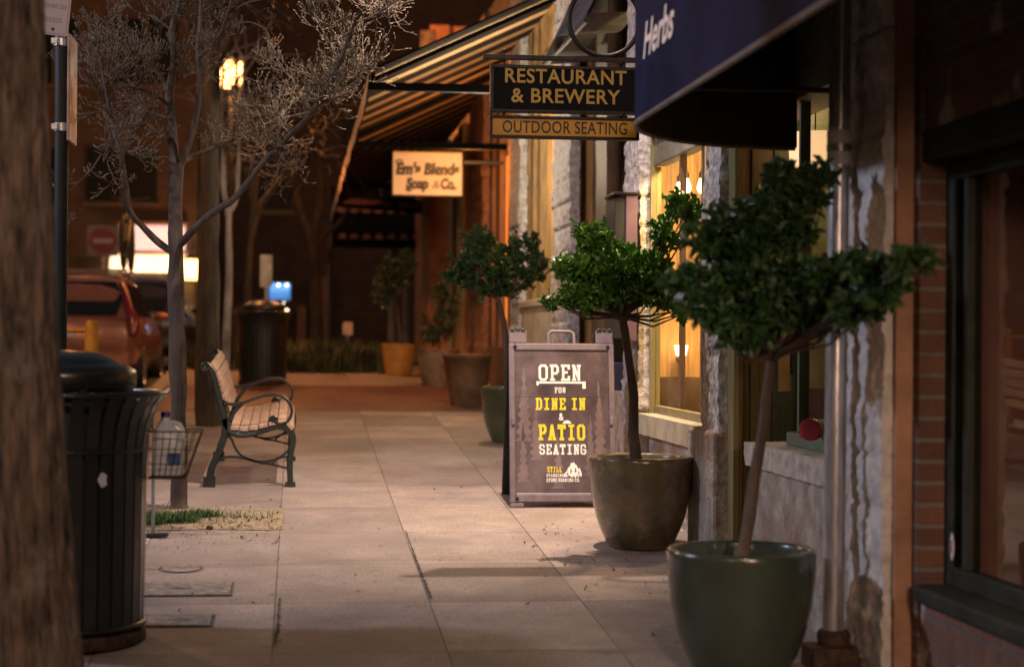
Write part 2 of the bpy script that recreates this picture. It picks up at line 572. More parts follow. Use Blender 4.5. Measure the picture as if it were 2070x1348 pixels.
def thing(name, label, cat, loc, group=None):
    o = bpy.data.objects.new(name, None)
    o.empty_display_size = .1
    C.objects.link(o)
    o.location = loc
    ROOTS[o.name] = Vector(loc)
    o['label'] = label
    o['category'] = cat
    if group:
        o['group'] = group
    return o


def tag(o, label, cat, group=None):
    o['label'] = label
    o['category'] = cat
    if group:
        o['group'] = group
    return o


def struct(o, kind='structure'):
    o['kind'] = kind
    return o


def dup(root, loc, label, scale=1.0, rotz=0.0):
    r = root.copy()
    C.objects.link(r)
    r.location = loc
    r.scale = (scale,) * 3
    r.rotation_euler.z = rotz
    r['label'] = label
    ROOTS[r.name] = Vector(loc)
    for ch in list(root.children):
        c = ch.copy()
        C.objects.link(c)
        c.parent = r
        for g in list(ch.children):
            d = g.copy()
            C.objects.link(d)
            d.parent = c
    return r


def text2d(body, size, offset=0.0, shear=0.0, spacing=1.0, width=None):
    cu = bpy.data.curves.new('lettering_curve', 'FONT')
    cu.body = body
    cu.size = size
    cu.offset = offset
    cu.shear = shear
    cu.space_character = spacing
    cu.align_x = 'CENTER'
    cu.resolution_u = 4
    o = bpy.data.objects.new('lettering_curve', cu)
    C.objects.link(o)
    dg = bpy.context.evaluated_depsgraph_get()
    me = bpy.data.meshes.new_from_object(o.evaluated_get(dg))
    vs = [(v.co.x, v.co.y) for v in me.vertices]
    fs = [tuple(p.vertices) for p in me.polygons]
    bpy.data.objects.remove(o)
    bpy.data.curves.remove(cu)
    bpy.data.meshes.remove(me)
    if vs:
        x0, x1 = min(v[0] for v in vs), max(v[0] for v in vs)
        k = 1.0
        if width:
            k = width / (x1 - x0)
        xc = (x0 + x1) / 2
        vs = [((x - xc) * k, y) for x, y in vs]
    return vs, fs


def add_text(mb, fn, *a, **kw):
    vs, fs = text2d(*a, **kw)
    i = len(mb.v)
    mb.v += [tuple(fn(x, y)) for x, y in vs]
    mb.f += [tuple(i + k for k in f) for f in fs]


GLY = {
    'O': [[(0, .15), (0, .85), (.22, 1), (.78, 1), (1, .85), (1, .15), (.78, 0), (.22, 0), (0, .15)]],
    'P': [[(.2, 0), (.2, 1)], [(0, 1), (.78, 1), (1, .85), (1, .6), (.78, .45), (.2, .45)], [(0, 0), (.45, 0)]],
    'E': [[(.18, 0), (.18, 1)], [(0, 1), (1, 1), (1, .8)], [(.18, .52), (.7, .52)], [(0, 0), (1, 0), (1, .2)]],
    'N': [[(.15, 0), (.15, 1)], [(.15, 1), (.85, 0)], [(.85, 0), (.85, 1)], [(.7, 1), (1, 1)], [(0, 0), (.3, 0)], [(0, 1), (.15, 1)]],
    'D': [[(.2, 0), (.2, 1)], [(0, 1), (.75, 1), (1, .82), (1, .18), (.75, 0), (0, 0)]],
    'I': [[(.5, 0), (.5, 1)], [(.15, 1), (.85, 1)], [(.15, 0), (.85, 0)]],
    'A': [[(.12, 0), (.5, 1), (.88, 0)], [(.27, .3), (.73, .3)], [(-.02, 0), (.26, 0)], [(.74, 0), (1.02, 0)]],
    'T': [[(.5, 0), (.5, 1)], [(0, .82), (0, 1), (1, 1), (1, .82)], [(.28, 0), (.72, 0)]],
    'S': [[(1, .78), (.8, 1), (.2, 1), (0, .85), (0, .66), (.2, .54), (.8, .46), (1, .34), (1, .15), (.8, 0), (.2, 0), (0, .22)]],
    'G': [[(1, .78), (.8, 1), (.2, 1), (0, .85), (0, .15), (.2, 0), (.8, 0), (1, .15), (1, .45), (.58, .45)]],
    'F': [[(.18, 0), (.18, 1)], [(0, 1), (1, 1), (1, .8)], [(.18, .52), (.7, .52)], [(0, 0), (.42, 0)]],
    'R': [[(.2, 0), (.2, 1)], [(0, 1), (.78, 1), (1, .85), (1, .62), (.78, .48), (.2, .48)], [(.55, .48), (1, 0)]],
    'L': [[(.2, 1), (.2, 0), (1, 0), (1, .22)]],
    'B': [[(.2, 0), (.2, 1)], [(0, 1), (.75, 1), (.92, .88), (.92, .65), (.75, .53), (.2, .53)], [(.75, .53), (1, .4), (1, .13), (.78, 0), (0, 0)]],
    'W': [[(0, 1), (.25, 0), (.5, .7), (.75, 0), (1, 1)]],
    'C': [[(1, .78), (.8, 1), (.2, 1), (0, .85), (0, .15), (.2, 0), (.8, 0), (1, .22)]],
    '&': [[(1, 0), (.15, .78), (.28, 1), (.6, 1), (.72, .8), (.05, .32), (.05, .12), (.25, 0), (.6, 0), (1, .42)]],
    '.': [[(.0, .0), (.25, .0)]],
    ' ': [],
}


def strokes(mb, fn, text, cx, y0, h, w, t, gap=.35):
    """slab letters drawn with a constant stroke; w = letter width, centred at cx"""
    n = len(text)
    adv = w * (1 + gap)
    ws = [(.5 if ch in ' .' else 1.0) for ch in text]
    tot = sum(ws) * adv - w * gap
    x = cx - tot / 2
    lay = 0
    for ch, k in zip(text, ws):
        for pl in GLY[ch]:
            for a, b in zip(pl[:-1], pl[1:]):
                A = Vector((x + t / 2 + a[0] * (w - t), y0 + t / 2 + a[1] * (h - t)))
                B = Vector((x + t / 2 + b[0] * (w - t), y0 + t / 2 + b[1] * (h - t)))
                d = (B - A).normalized()
                s = Vector((-d.y, d.x)) * t / 2
                e = d * t * .42
                P = [A - e - s, B + e - s, B + e + s, A - e + s]
                lay += 1
                i = len(mb.v)
                mb.v += [tuple(fn(p.x, p.y, .00004 * (lay % 12))) for p in P]
                mb.f.append((i, i + 1, i + 2, i + 3))
        x += adv * k


def rough_face(mb, p0, eu, ev, nu, nv, nrm, amp, sc=6.0, seed=0.0, edge=True):
    """a jittered grid patch from p0 spanned by eu, ev"""
    p0, eu, ev, nrm = Vector(p0), Vector(eu), Vector(ev), Vector(nrm)
    i = len(mb.v)
    for b in range(nv + 1):
        for a in range(nu + 1):
            p = p0 + eu * (a / nu) + ev * (b / nv)
            q = p * sc + Vector((seed, seed, seed))
            d = noise.noise(q) * .6 + noise.noise(q * 3.1) * .5
            p = p + nrm * d * amp
            mb.v.append(tuple(p))
    for b in range(nv):
        for a in range(nu):
            k = i + b * (nu + 1) + a
            mb.f.append((k, k + 1, k + nu + 2, k + nu + 1))


def rough_pier(mb, x0, x1, y0, y1, z0, z1, amp=.018, res=.05, seed=0.0, course=0.0):
    """rough masonry: ring sections displaced with noise; course > 0 adds blocks and recessed joints"""
    ring = []
    nx, ny = max(2, int((x1 - x0) / res)), max(2, int((y1 - y0) / res))
    for k in range(nx):
        ring.append((x0 + (x1 - x0) * k / nx, y0))
    for k in range(ny):
        ring.append((x1, y0 + (y1 - y0) * k / ny))
    for k in range(nx):
        ring.append((x1 - (x1 - x0) * k / nx, y1))
    for k in range(ny):
        ring.append((x0, y1 - (y1 - y0) * k / ny))
    nz = int((z1 - z0) / res)
    base = len(mb.v)
    n = len(ring)
    xm, ym = (x0 + x1) / 2, (y0 + y1) / 2
    for b in range(nz + 1):
        z = z0 + (z1 - z0) * b / nz
        ins = 0.0
        if course:
            zc = z / course + .35 * noise.noise(Vector((seed, 0, round(z / course))))
            fr_ = abs(zc - round(zc)) * course
            bi_ = math.floor(zc)
            ins = .012 * noise.noise(Vector((seed * 3.3, bi_ * 7.7, 2.2))) * 2 - .010 * max(0, 1 - fr_ / .012)
        for (x, y) in ring:
            q = Vector((x, y, z)) * 9 + Vector((seed, 0, 0))
            q2 = Vector((x, y, z)) * 34 + Vector((seed, 0, 0))
            q3 = Vector((x, y, z)) * 75 + Vector((seed, 0, 0))
            dx = (.5 * noise.noise(q) + .6 * noise.noise(q2) + .45 * noise.noise(q3)) * amp
            dy = (.5 * noise.noise(q + Vector((31, 0, 0))) + .6 * noise.noise(q2 + Vector((17, 0, 0))) + .45 * noise.noise(q3 + Vector((9, 0, 0)))) * amp
            sx = -1 if x <= x0 + 1e-6 else 0
            sy = -1 if y <= y0 + 1e-6 else (1 if y >= y1 - 1e-6 else 0)
            mb.v.append((x + dx + sx * ins, y + dy + sy * ins, z))
    for b in range(nz):
        for a in range(n):
            a2 = (a + 1) % n
            mb.f.append((base + b * n + a, base + b * n + a2, base + (b + 1) * n + a2, base + (b + 1) * n + a))
    mb.f.append(tuple(base + nz * n + a for a in range(n)))


# ------------------------------------------------------------------ the ground
ys = [-8 + i * 1.0 for i in range(30)] + [22 + i * .5 for i in range(13)] + [30, 36, 50, 90, 160]
KERB_X = -1.50


def strip(name, x0, x1, dz, m, y0=-8, y1=160, parts=1):
    mb = MB()
    yy = [y for y in ys if y0 < y < y1]
    yy = [y0] + yy + [y1]
    yy = sorted(set(yy))
    for a, b in zip(yy[:-1], yy[1:]):
        mb.quad((x0, a, G(a) + dz), (x1, a, G(a) + dz), (x1, b, G(b) + dz), (x0, b, G(b) + dz))
    return mb.build(name, m)


struct(strip('ground', -80, 80, -.15, M_ROAD))
struct(strip('road', -14, KERB_X - .15, -.13, M_ROAD, -8, 60))
struct(strip('sidewalk', KERB_X, 3.6, 0, M_SIDEWALK, -8, 26))
mb = MB()
yy = [y for y in ys if y <= 26]
for a, b in zip(yy[:-1], yy[1:]):
    x0, x1 = KERB_X - .15, KERB_X
    i = len(mb.v)
    mb.v += [(x0, a, G(a) - .16), (x1, a, G(a) - .16), (x1, b, G(b) - .16), (x0, b, G(b) - .16),
             (x0, a, G(a) + .003), (x1, a, G(a) + .003), (x1, b, G(b) + .003), (x0, b, G(b) + .003)]
    mb.f += [tuple(i + k for k in q) for q in ((4, 5, 6, 7), (3, 0, 4, 7), (1, 2, 6, 5))]
struct(mb.build('kerb', M_KERB))
struct(strip('brick_paving', KERB_X, 2.18, .004, M_PAVER, 18.3, 21.6))

# sandy tree pit with grass at the foot of the young tree
P0 = [gnd(268, 1073), gnd(571, 1071), gnd(571, 1029), gnd(300, 1031)]
mb = MB()
n1, n2 = 40, 14
base = 0
for j in range(n2 + 1):
    for i in range(n1 + 1):
        x = -1.02 + (P0[1].x + 1.02) * i / n1
        y = P0[1].y + (P0[2].y - P0[1].y) * j / n2
        z = G(y) + .004 + .012 * (0.5 + .5 * noise.noise(Vector((x * 14, y * 14, 0)))) * (1 if 0 < i < n1 and 0 < j < n2 else 0)
        ed_ = 1.0 if (i in (0, n1) or j in (0, n2)) else 0.0
        mb.v.append((x + ed_ * .022 * noise.noise(Vector((x * 12, y * 12, 5))), y + ed_ * .05 * noise.noise(Vector((x * 7, y * 12, 9))), z))
for j in range(n2):
    for i in range(n1):
        k = j * (n1 + 1) + i
        mb.f.append((k, k + 1, k + n1 + 2, k + n1 + 1))
struct(mb.build('soil', M_SOIL, smooth=True))


def blades(mb, cx, cy, rx, ry, n, h, rng, w=.006, base=None):
    for _ in range(n):
        a, r = rng.random() * 6.283, math.sqrt(rng.random())
        x, y = cx + rx * r * math.cos(a), cy + ry * r * math.sin(a)
        z = G(y) + .005
        hh = h * (.4 + .8 * rng.random())
        t = rng.random() * 6.283
        lx, ly = math.cos(t) * hh * .45, math.sin(t) * hh * .45
        s = Vector((math.cos(t + 1.57), math.sin(t + 1.57), 0)) * w
        i = len(mb.v)
        mb.v += [(x - s.x, y - s.y, z), (x + s.x, y + s.y, z), (x + lx * .4 + s.x * .7, y + ly * .4 + s.y * .7, z + hh * .65),
                 (x + lx * .4 - s.x * .7, y + ly * .4 - s.y * .7, z + hh * .65), (x + lx, y + ly, z + hh)]
        mb.f += [(i, i + 1, i + 2, i + 3), (i + 3, i + 2, i + 4)]


R = random.Random(3)
mb = MB()
g = gnd(330, 1055)
for px, py, rx, ry, n in ((330, 1054, .17, .13, 800), (365, 1058, .10, .07, 250), (408, 1047, .12, .05, 300), (300, 1062, .1, .08, 250), (440, 1052, .2, .1, 60), (520, 1050, .1, .1, 25)):
    g = gnd(px, py)
    blades(mb, g.x, g.y, rx, ry, n, .055, R, .003)
struct(mb.build('grass', M_GRASS), 'stuff')

# ground cover at the far kerb of the cross street
mb = MB()
blades(mb, .35, 25.0, 1.15, 1.3, 3200, .36, R, .012)
blades(mb, -.9, 25.2, .6, 1.0, 700, .3, R, .012)
struct(mb.build('ground_cover', M_DRYGRASS), 'stuff')

# dirt-filled cracks in the slabs
M_CRACK = mat('crack_dirt', (.042, .033, .027), .95, var=.4)


def crack(name, pts, w):
    mb = MB()
    L = []
    for a, b in zip(pts[:-1], pts[1:]):
        A, B = Vector(a), Vector(b)
        n = max(2, int((B - A).length / .02))
        for k in range(n):
            L.append(A + (B - A) * k / n)
    L.append(Vector(pts[-1]))
    Q = []
    for k, p in enumerate(L):
        t = k / (len(L) - 1)
        ww = w * (.15 + .9 * R.random() ** 1.5) * (.4 + .8 * t)
        o = (R.random() - .5) * w * .8
        Q.append((p, ww, o))
    d = (L[-1] - L[0]).normalized()
    s = Vector((-d.y, d.x, 0)).normalized()
    for (p, w1, o1), (q, w2, o2) in zip(Q[:-1], Q[1:]):
        z = .005
        mb.quad((p.x + s.x * (o1 - w1), p.y + s.y * (o1 - w1), G(p.y) + z), (p.x + s.x * (o1 + w1), p.y + s.y * (o1 + w1), G(p.y) + z),
                (q.x + s.x * (o2 + w2), q.y + s.y * (o2 + w2), G(q.y) + z), (q.x + s.x * (o2 - w2), q.y + s.y * (o2 - w2), G(q.y) + z))
    return struct(mb.build(name, M_CRACK))


crack('sidewalk_crack', [gnd(820, 1074), gnd(848, 1150), gnd(872, 1212)], .009)
crack('sidewalk_crack', [gnd(565, 1210), gnd(562, 1260), gnd(556, 1304)], .011)
crack('sidewalk_crack', [gnd(480, 1309), gnd(556, 1306)], .005)
crack('sidewalk_crack', [gnd(800, 1313), gnd(1300, 1318)], .004)
crack('sidewalk_crack', [gnd(320, 1134), gnd(640, 1133), gnd(960, 1131), gnd(1180, 1132)], .0035)
crack('sidewalk_crack', [gnd(480, 1030), gnd(572, 1029)], .006)

# utility covers set into the pavement, a stone and crumbs of soil
M_COVER = mat('utility_cover_concrete', (.26, .22, .19), .85, var=.35, scale=25, bump=.3, bscale=120)


M_COVERRIM = mat('cover_rim', (.15, .12, .10), .9, var=.4, scale=20)


def cover(px0, px1, py0, py1, label):
    A, B = gnd((px0 + px1) / 2, py1), gnd((px0 + px1) / 2, py0)
    L, Rr = gnd(px0, (py0 + py1) / 2), gnd(px1, (py0 + py1) / 2)
    y0, y1, x0, x1 = A.y, B.y, L.x, Rr.x
    t = thing('utility_cover', label, 'utility cover', ((x0 + x1) / 2, (y0 + y1) / 2, G((y0 + y1) / 2)), 'utility covers set in the pavement')
    m1, m2 = MB(), MB()

    def q(mb, a, b, c, d, h):
        mb.quad((a, c, G(c) + h), (b, c, G(c) + h), (b, d, G(d) + h), (a, d, G(d) + h))
    q(m1, x0, x1, y0, y1, .004)
    q(m2, x0 + .012, x1 - .012, y0 + .012, y1 - .012, .008)
    q(m2, (x0 + x1) / 2 - .05, (x0 + x1) / 2 + .05, (y0 + y1) / 2 - .01, (y0 + y1) / 2 + .01, .0115)
    m1.build('frame', M_COVERRIM, t)
    m2.build('lid', M_COVER, t)


cover(262, 471, 1178, 1206, 'longer rectangular concrete utility cover flush in the sidewalk beside the trash can')
cover(290, 432, 1243, 1268, 'smaller worn utility cover nearest the camera beside the trash can')
g = gnd(366, 1150)
t = thing('utility_cover', 'round iron valve cover in the sidewalk between tree pit and rectangular covers', 'utility cover', g, 'utility covers set in the pavement')
mb = MB()
for r0, r1, h in ((.102, .11, .0075), (.0, .095, .006)):
    n = 32
    i = len(mb.v)
    for k in range(n):
        a = 2 * math.pi * k / n
        for r in (r0, r1):
            x, y = g.x + r * math.cos(a), g.y + r * math.sin(a) * 1.1
            mb.v.append((x, y, G(y) + h))
    for k in range(n):
        k2 = (k + 1) % n
        mb.f.append((i + 2 * k, i + 2 * k + 1, i + 2 * k2 + 1, i + 2 * k2))
    mb.build('frame' if r0 else 'lid', M_COVERRIM if r0 else M_COVER, t)
    mb = MB()


def stone(px, py, r, label):
    g = gnd(px, py)
    mb = MB()
    mb.ball((g.x, g.y, G(g.y) + r * .5), r, 12, 8, .7)
    mb.v = [tuple(Vector(v) + Vector((1, 1, 1)) * 0 + (Vector(v) - Vector((g.x, g.y, g.z + r * .5))) * .5 * noise.noise(Vector(v) * 40)) for v in mb.v]
    tag(mb.build('stone', M_RUST, smooth=True), label, 'stone')


stone(424, 1070, .022, 'small dark stone lying at the edge of the sandy tree pit')
# crumbs of soil and dead leaves, thickest round the tree pit
RL = random.Random(77)
mb = MB()
for k in range(620):
    if k < 430:
        x, y = RL.uniform(-1.0, -.08), RL.gauss(10.9, .42)
    elif k < 520:
        x, y = RL.uniform(-1.4, 2.1), RL.uniform(6.5, 15)
    else:
        x, y = RL.uniform(1.2, 2.15), RL.uniform(8.5, 11)
    z = G(y) + .016 if (10.5 < y < 11.6 and x < -.1) else G(y) + .006
    L_ = RL.uniform(.004, .017)
    t_ = RL.random() * 6.28
    d_ = Vector((math.cos(t_), math.sin(t_), RL.uniform(-.1, .5))).normalized()
    s_ = Vector((-d_.y, d_.x, RL.uniform(-.3, .3))).normalized() * L_ * .45
    c_ = Vector((x, y, z))
    i = len(mb.v)
    mb.v += [tuple(c_ - d_ * L_), tuple(c_ + s_), tuple(c_ + d_ * L_ + Vector((0, 0, L_ * .4))), tuple(c_ - s_)]
    mb.f.append((i, i + 1, i + 2, i + 3))
struct(mb.build('leaf_litter', mat('dead_leaf_brown', (.10, .06, .035), .9, var=.6, scale=30)), 'stuff')

# ------------------------------------------------------------------ plants
def leaf(mb, p, d, n, L, Wd):
    s = d.cross(n).normalized()
    up = s.cross(d).normalized()
    i = len(mb.v)
    c = p + d * L
    fold = up * (Wd * .35)
    droop = up * (-L * .12)
    mb.v += [tuple(p), tuple(p + d * L * .35 + s * Wd * .5 + fold), tuple(p + d * L * .72 + s * Wd * .42 + fold), tuple(c + droop),
             tuple(p + d * L * .72 - s * Wd * .42 + fold), tuple(p + d * L * .35 - s * Wd * .5 + fold), tuple(p + d * L * .5)]
    mb.f += [(i, i + 1, i + 2, i + 6), (i + 6, i + 2, i + 3), (i, i + 6, i + 4, i + 5), (i + 6, i + 3, i + 4)]


def rnd_dir(rng):
    while True:
        v = Vector((rng.uniform(-1, 1), rng.uniform(-1, 1), rng.uniform(-1, 1)))
        if .05 < v.length < 1:
            return v.normalized()


def crown(blobs, tips, rng, L=.045, Wd=.022, per=8, shell=.55):
    """leaf whorls at twig tips spread through ellipsoid blobs; returns leaf mesh and twig segments"""
    mb, tw = MB(), MB()
    vol = [(b[1].x * b[1].y * b[1].z) ** .72 for b in blobs]
    tot = sum(vol)
    for (c, r), v in zip(blobs, vol):
        for _ in range(int(tips * (v / tot) ** 1.0) + 3):
            d = rnd_dir(rng)
            k = shell + (1 - shell) * rng.random() ** .6
            k *= .82 + .36 * noise.noise(c * 3 + d * 2.2) + .1 * rng.random()
            if rng.random() < .07:
                k *= 1.10
            p = c + Vector((d.x * r.x, d.y * r.y, d.z * r.z)) * k
            ax = (d + Vector((0, 0, .55)) + rnd_dir(rng) * .5).normalized()
            tw.tube([p - ax * .09, p], [.0022, .0014], 3, False)
            ref = ax.cross(rnd_dir(rng)).normalized()
            bi = ax.cross(ref)
            m = per + rng.randint(-2, 2)
            for q in range(m):
                a = q * 2.4 + rng.random() * .5
                h = q / m
                rad = ref * math.cos(a) + bi * math.sin(a)
                ld = (rad * (1.0 - .55 * h) + ax * (.25 + .8 * h) + rnd_dir(rng) * .22).normalized()
                sz = (.45 + .8 * rng.random())
                leaf(mb, p - ax * .06 * (1 - h), ld, (ax - ld * ax.dot(ld) + rnd_dir(rng) * .3), L * sz, Wd * sz)
    return mb, tw


def pot(name, prof, c, m, label, soil_r, soil_z, group='planters standing along the shop fronts', tilt=None):
    t = thing(name, label, 'planter', c, group)
    MB().lathe(prof, c, 64).build('pot', m, t, smooth=True)
    mb = MB()
    n = 40
    i0 = len(mb.v)
    mb.v.append((c[0], c[1], c[2] + soil_z + .02))
    rings = 6
    for k in range(1, rings + 1):
        for j in range(n):
            a = 2 * math.pi * j / n
            r = soil_r * k / rings
            mb.v.append((c[0] + r * math.cos(a), c[1] + r * math.sin(a), c[2] + soil_z + .014 * noise.noise(Vector((r * 20 * math.cos(a), r * 20 * math.sin(a), c[1] * 7)))))
    for j in range(n):
        mb.f.append((i0, i0 + 1 + j, i0 + 1 + (j + 1) % n))
    for k in range(rings - 1):
        for j in range(n):
            j2 = (j + 1) % n
            mb.f.append((i0 + 1 + k * n + j, i0 + 1 + (k + 1) * n + j, i0 + 1 + (k + 1) * n + j2, i0 + 1 + k * n + j2))
    mb.build('soil', M_POTSOIL, t)
    return t


def bowl(r, h):
    """rounded glazed planter profile: foot, swelling belly, rolled rim, inner wall"""
    return [(.001, .012), (r * .56, .012), (r * .58, 0), (r * .60, .0), (r * .66, h * .06), (r * .76, h * .18), (r * .86, h * .34), (r * .94, h * .55), (r * .985, h * .78),
            (r, h * .94), (r * 1.0, h * .97), (r * .985, h * .992), (r * .955, h), (r * .925, h * .992), (r * .905, h * .97), (r * .90, h * .85), (r * .86, h * .6)]


def cone_pot(r, h, rb=.66):
    return [(.001, .01), (r * rb, 0), (r * (rb + .22), h * .62), (r * .97, h * .9), (r * 1.0, h * .91), (r * 1.02, h * .99), (r * .99, h), (r * .92, h * .99), (r * .9, h * .9), (r * .85, h * .7)]


def px_blob(px, py, D, rx, ry, rd=None):
    sc = D / F
    return (at(px, py, D), Vector((rx * sc, (rd if rd else (rx + ry) / 2) * sc, ry * sc)))


def potted_tree(label, stem_px, D, r0, blobs, tips, rng, m_leaf, L=.045, Wd=.022, per=8, name='potted_tree', branches=True, root_z=None, shell=.55, cat='potted tree'):
    pts = [at(x, y, D + (d[0] if d else 0)) for x, y, *d in stem_px]
    t = thing(name, label, cat, pts[0], 'small trees growing in the planters')
    mb = MB()
    # densify stem
    P = []
    for a, b in zip(pts[:-1], pts[1:]):
        for k in range(5):
            P.append(a + (b - a) * k / 5)
    P.append(pts[-1])
    rad = [r0 * (1.18 - .45 * k / len(P)) * (1.25 if k < 2 else 1) for k in range(len(P))]
    mb.tube(P, rad, 12, True, .35)
    lv, tw = crown(blobs, tips, rng, L, Wd, per, shell)
    top = P[-1]
    for c, r in blobs:
        for _ in range(4 if branches else 2):
            e = c + Vector((rng.uniform(-.55, .55) * r.x, rng.uniform(-.55, .55) * r.y, rng.uniform(-.3, .6) * r.z))
            mid = top * .5 + e * .5 + Vector((0, 0, -.04)) + rnd_dir(rng) * .03
            mb.tube([top - Vector((0, 0, .02)), top * .75 + mid * .25, mid, e], [r0 * .42, r0 * .3, r0 * .2, r0 * .09], 6)
    mb.v += tw.v and []
    off = len(mb.v)
    mb.v += tw.v
    mb.f += [tuple(off + k for k in f) for f in tw.f]
    mb.build('trunk', M_STEM, t, smooth=True)
    lv.build('crown', m_leaf, t)
    return t


R = random.Random(11)
# 1 nearest planter, dark green glaze, under the awning
c1 = gnd(1497, 1362)
c1.z = G(c1.y)
pot('planter_pot', bowl(.292, .495), c1, M_POTGREEN, 'large dark green glazed planter nearest the camera, beside the downpipe', .262, .42)
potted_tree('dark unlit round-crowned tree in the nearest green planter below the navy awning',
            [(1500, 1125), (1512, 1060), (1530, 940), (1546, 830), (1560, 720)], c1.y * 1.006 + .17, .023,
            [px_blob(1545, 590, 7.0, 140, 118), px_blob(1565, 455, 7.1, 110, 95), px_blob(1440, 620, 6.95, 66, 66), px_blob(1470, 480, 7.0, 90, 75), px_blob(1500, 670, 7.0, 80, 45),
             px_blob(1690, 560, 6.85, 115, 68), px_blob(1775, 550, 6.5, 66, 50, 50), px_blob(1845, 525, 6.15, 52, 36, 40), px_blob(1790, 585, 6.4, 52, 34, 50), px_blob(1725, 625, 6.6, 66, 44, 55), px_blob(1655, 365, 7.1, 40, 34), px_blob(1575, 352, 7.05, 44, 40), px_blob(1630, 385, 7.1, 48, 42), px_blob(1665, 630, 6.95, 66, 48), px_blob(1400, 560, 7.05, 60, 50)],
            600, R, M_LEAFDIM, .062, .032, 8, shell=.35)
# 2 hero planter
c2 = gnd(1294, 1104)
c2.z = G(c2.y)
pot('planter_pot', bowl(.290, .505), c2, M_POTGLAZE, 'brown mottled glazed planter in front of the A-frame sign, lit from above', .262, .455)
potted_tree('bright green leafy tree in the mottled planter beside the A-frame sign',
            [(1288, 948), (1279, 880), (1281, 800), (1270, 715), (1258, 640)], 10.05, .027,
            [px_blob(1235, 560, 10.0, 98, 62), px_blob(1205, 478, 10.0, 48, 42), px_blob(1290, 560, 10.1, 78, 72), px_blob(1150, 540, 9.95, 40, 36), px_blob(1185, 600, 9.9, 66, 34),
             px_blob(1112, 607, 9.95, 26, 11), px_blob(1345, 470, 10.15, 30, 44), px_blob(1365, 410, 10.2, 24, 28), px_blob(1400, 430, 10.2, 30, 36), px_blob(1345, 585, 10.1, 44, 52), px_blob(1380, 625, 10.05, 22, 30), px_blob(1255, 520, 10.2, 50, 44)],
            680, R, M_LEAF, .050, .025, 8)
# 3 olive planter half hidden behind the A-frame
c3 = gnd(1030, 893)
c3.z = G(c3.y)
pot('planter_pot', bowl(.245, .47), c3, M_POTOLIVE, 'olive green glazed planter half hidden behind the A-frame sign', .215, .4)
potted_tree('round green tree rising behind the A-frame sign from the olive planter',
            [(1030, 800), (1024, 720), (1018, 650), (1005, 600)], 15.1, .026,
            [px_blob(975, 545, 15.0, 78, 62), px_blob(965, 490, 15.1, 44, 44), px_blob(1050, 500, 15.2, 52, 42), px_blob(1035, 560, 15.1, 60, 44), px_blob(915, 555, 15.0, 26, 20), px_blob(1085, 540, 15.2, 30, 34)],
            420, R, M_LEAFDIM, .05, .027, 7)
# 4-6 farther pots
c4 = gnd(944, 821)
c4.z = G(c4.y)
pot('planter_pot', cone_pot(.255, .54), c4, M_POTBROWN, 'dark brown tapered planter behind the olive one', .22, .46)
c5 = gnd(886, 781)
c5.z = G(c5.y)
pot('planter_pot', cone_pot(.245, .44, .75), c5, M_POTGREY, 'grey-brown weathered pot holding the low reddish shrub', .2, .38)
potted_tree('low bushy shrub with reddish tips growing in the weathered pot', [(888, 716), (888, 690), (886, 660)], c5.y + .35, .012,
            [px_blob(888, 660, 21.4, 42, 38), px_blob(905, 620, 21.5, 26, 34), px_blob(870, 680, 21.3, 22, 22), px_blob(890, 590, 21.4, 20, 26)], 120, R, M_LEAFSHRUB, .07, .03, 6, name='potted_shrub', cat='potted shrub')
c6 = gnd(806, 757)
c6.z = G(c6.y)
pot('planter_pot', cone_pot(.225, .40, .7), c6, M_POTYELLOW, 'yellow glazed tapered pot at the far end of the row', .19, .34)
potted_tree('dim thin tree above the yellow pot at the end of the row', [(812, 700), (806, 650), (800, 590)], c6.y + .4, .02,
            [px_blob(800, 560, 23.4, 46, 40), px_blob(820, 530, 23.5, 28, 30), px_blob(775, 590, 23.3, 26, 30)], 130, R, M_LEAFSHRUB, .08, .04, 6)
c7 = gnd(779, 757)
c7.z = G(c7.y)
pot('planter_pot', cone_pot(.15, .30, .6), Vector((c7.x, c7.y + .35, G(c7.y + .35))), M_POTOLIVE, 'small olive pot tucked behind the left of the yellow one', .12, .25)


# ------------------------------------------------------------------ bare trees
def taper_tube(mb, pts, r0, r1, n=10, jit=.25):
    P = []
    pts = [Vector(p) for p in pts]
    for k in range(len(pts) - 1):             # Catmull-Rom smoothing
        p0, p1, p2, p3 = pts[max(k - 1, 0)], pts[k], pts[k + 1], pts[min(k + 2, len(pts) - 1)]
        for s in range(6):
            t = s / 6
            P.append(.5 * ((2 * p1) + (-p0 + p2) * t + (2 * p0 - 5 * p1 + 4 * p2 - p3) * t * t + (-p0 + 3 * p1 - 3 * p2 + p3) * t ** 3))
    P.append(pts[-1])
    N = len(P)
    mb.tube(P, [r0 + (r1 - r0) * k / (N - 1) for k in range(N)], n, True, jit)
    return P


def twig_spray(mb, p, d, L, rng, buds=True, depth=0):
    """a crooked twig with budded side shoots"""
    P = [p]
    q = p.copy()
    dd = d.copy()
    n = 4
    for k in range(n):
        dd = (dd + rnd_dir(rng) * .24 + Vector((0, 0, .10))).normalized()
        q = q + dd * L / n
        P.append(q.copy())
    r = .0023 if depth == 0 else .0015
    mb.tube(P, [r * (1 - .5 * k / n) for k in range(n + 1)], 3, False)
    if depth == 0:
        for k in range(1, n + 1):
            for _ in range(rng.randint(1, 3)):
                twig_spray(mb, P[k], (dd + rnd_dir(rng) * .95 + Vector((0, 0, .3))).normalized(), L * rng.uniform(.3, .55), rng, buds, 1)
    if buds:
        for k in (n, n - 1) if depth else (n,):
            b = P[k]
            e = (dd + rnd_dir(rng) * .5).normalized()
            mb.tube([b, b + e * .006, b + e * .015, b + e * .022], [.0012, .0036, .0032, .0008], 4, False)


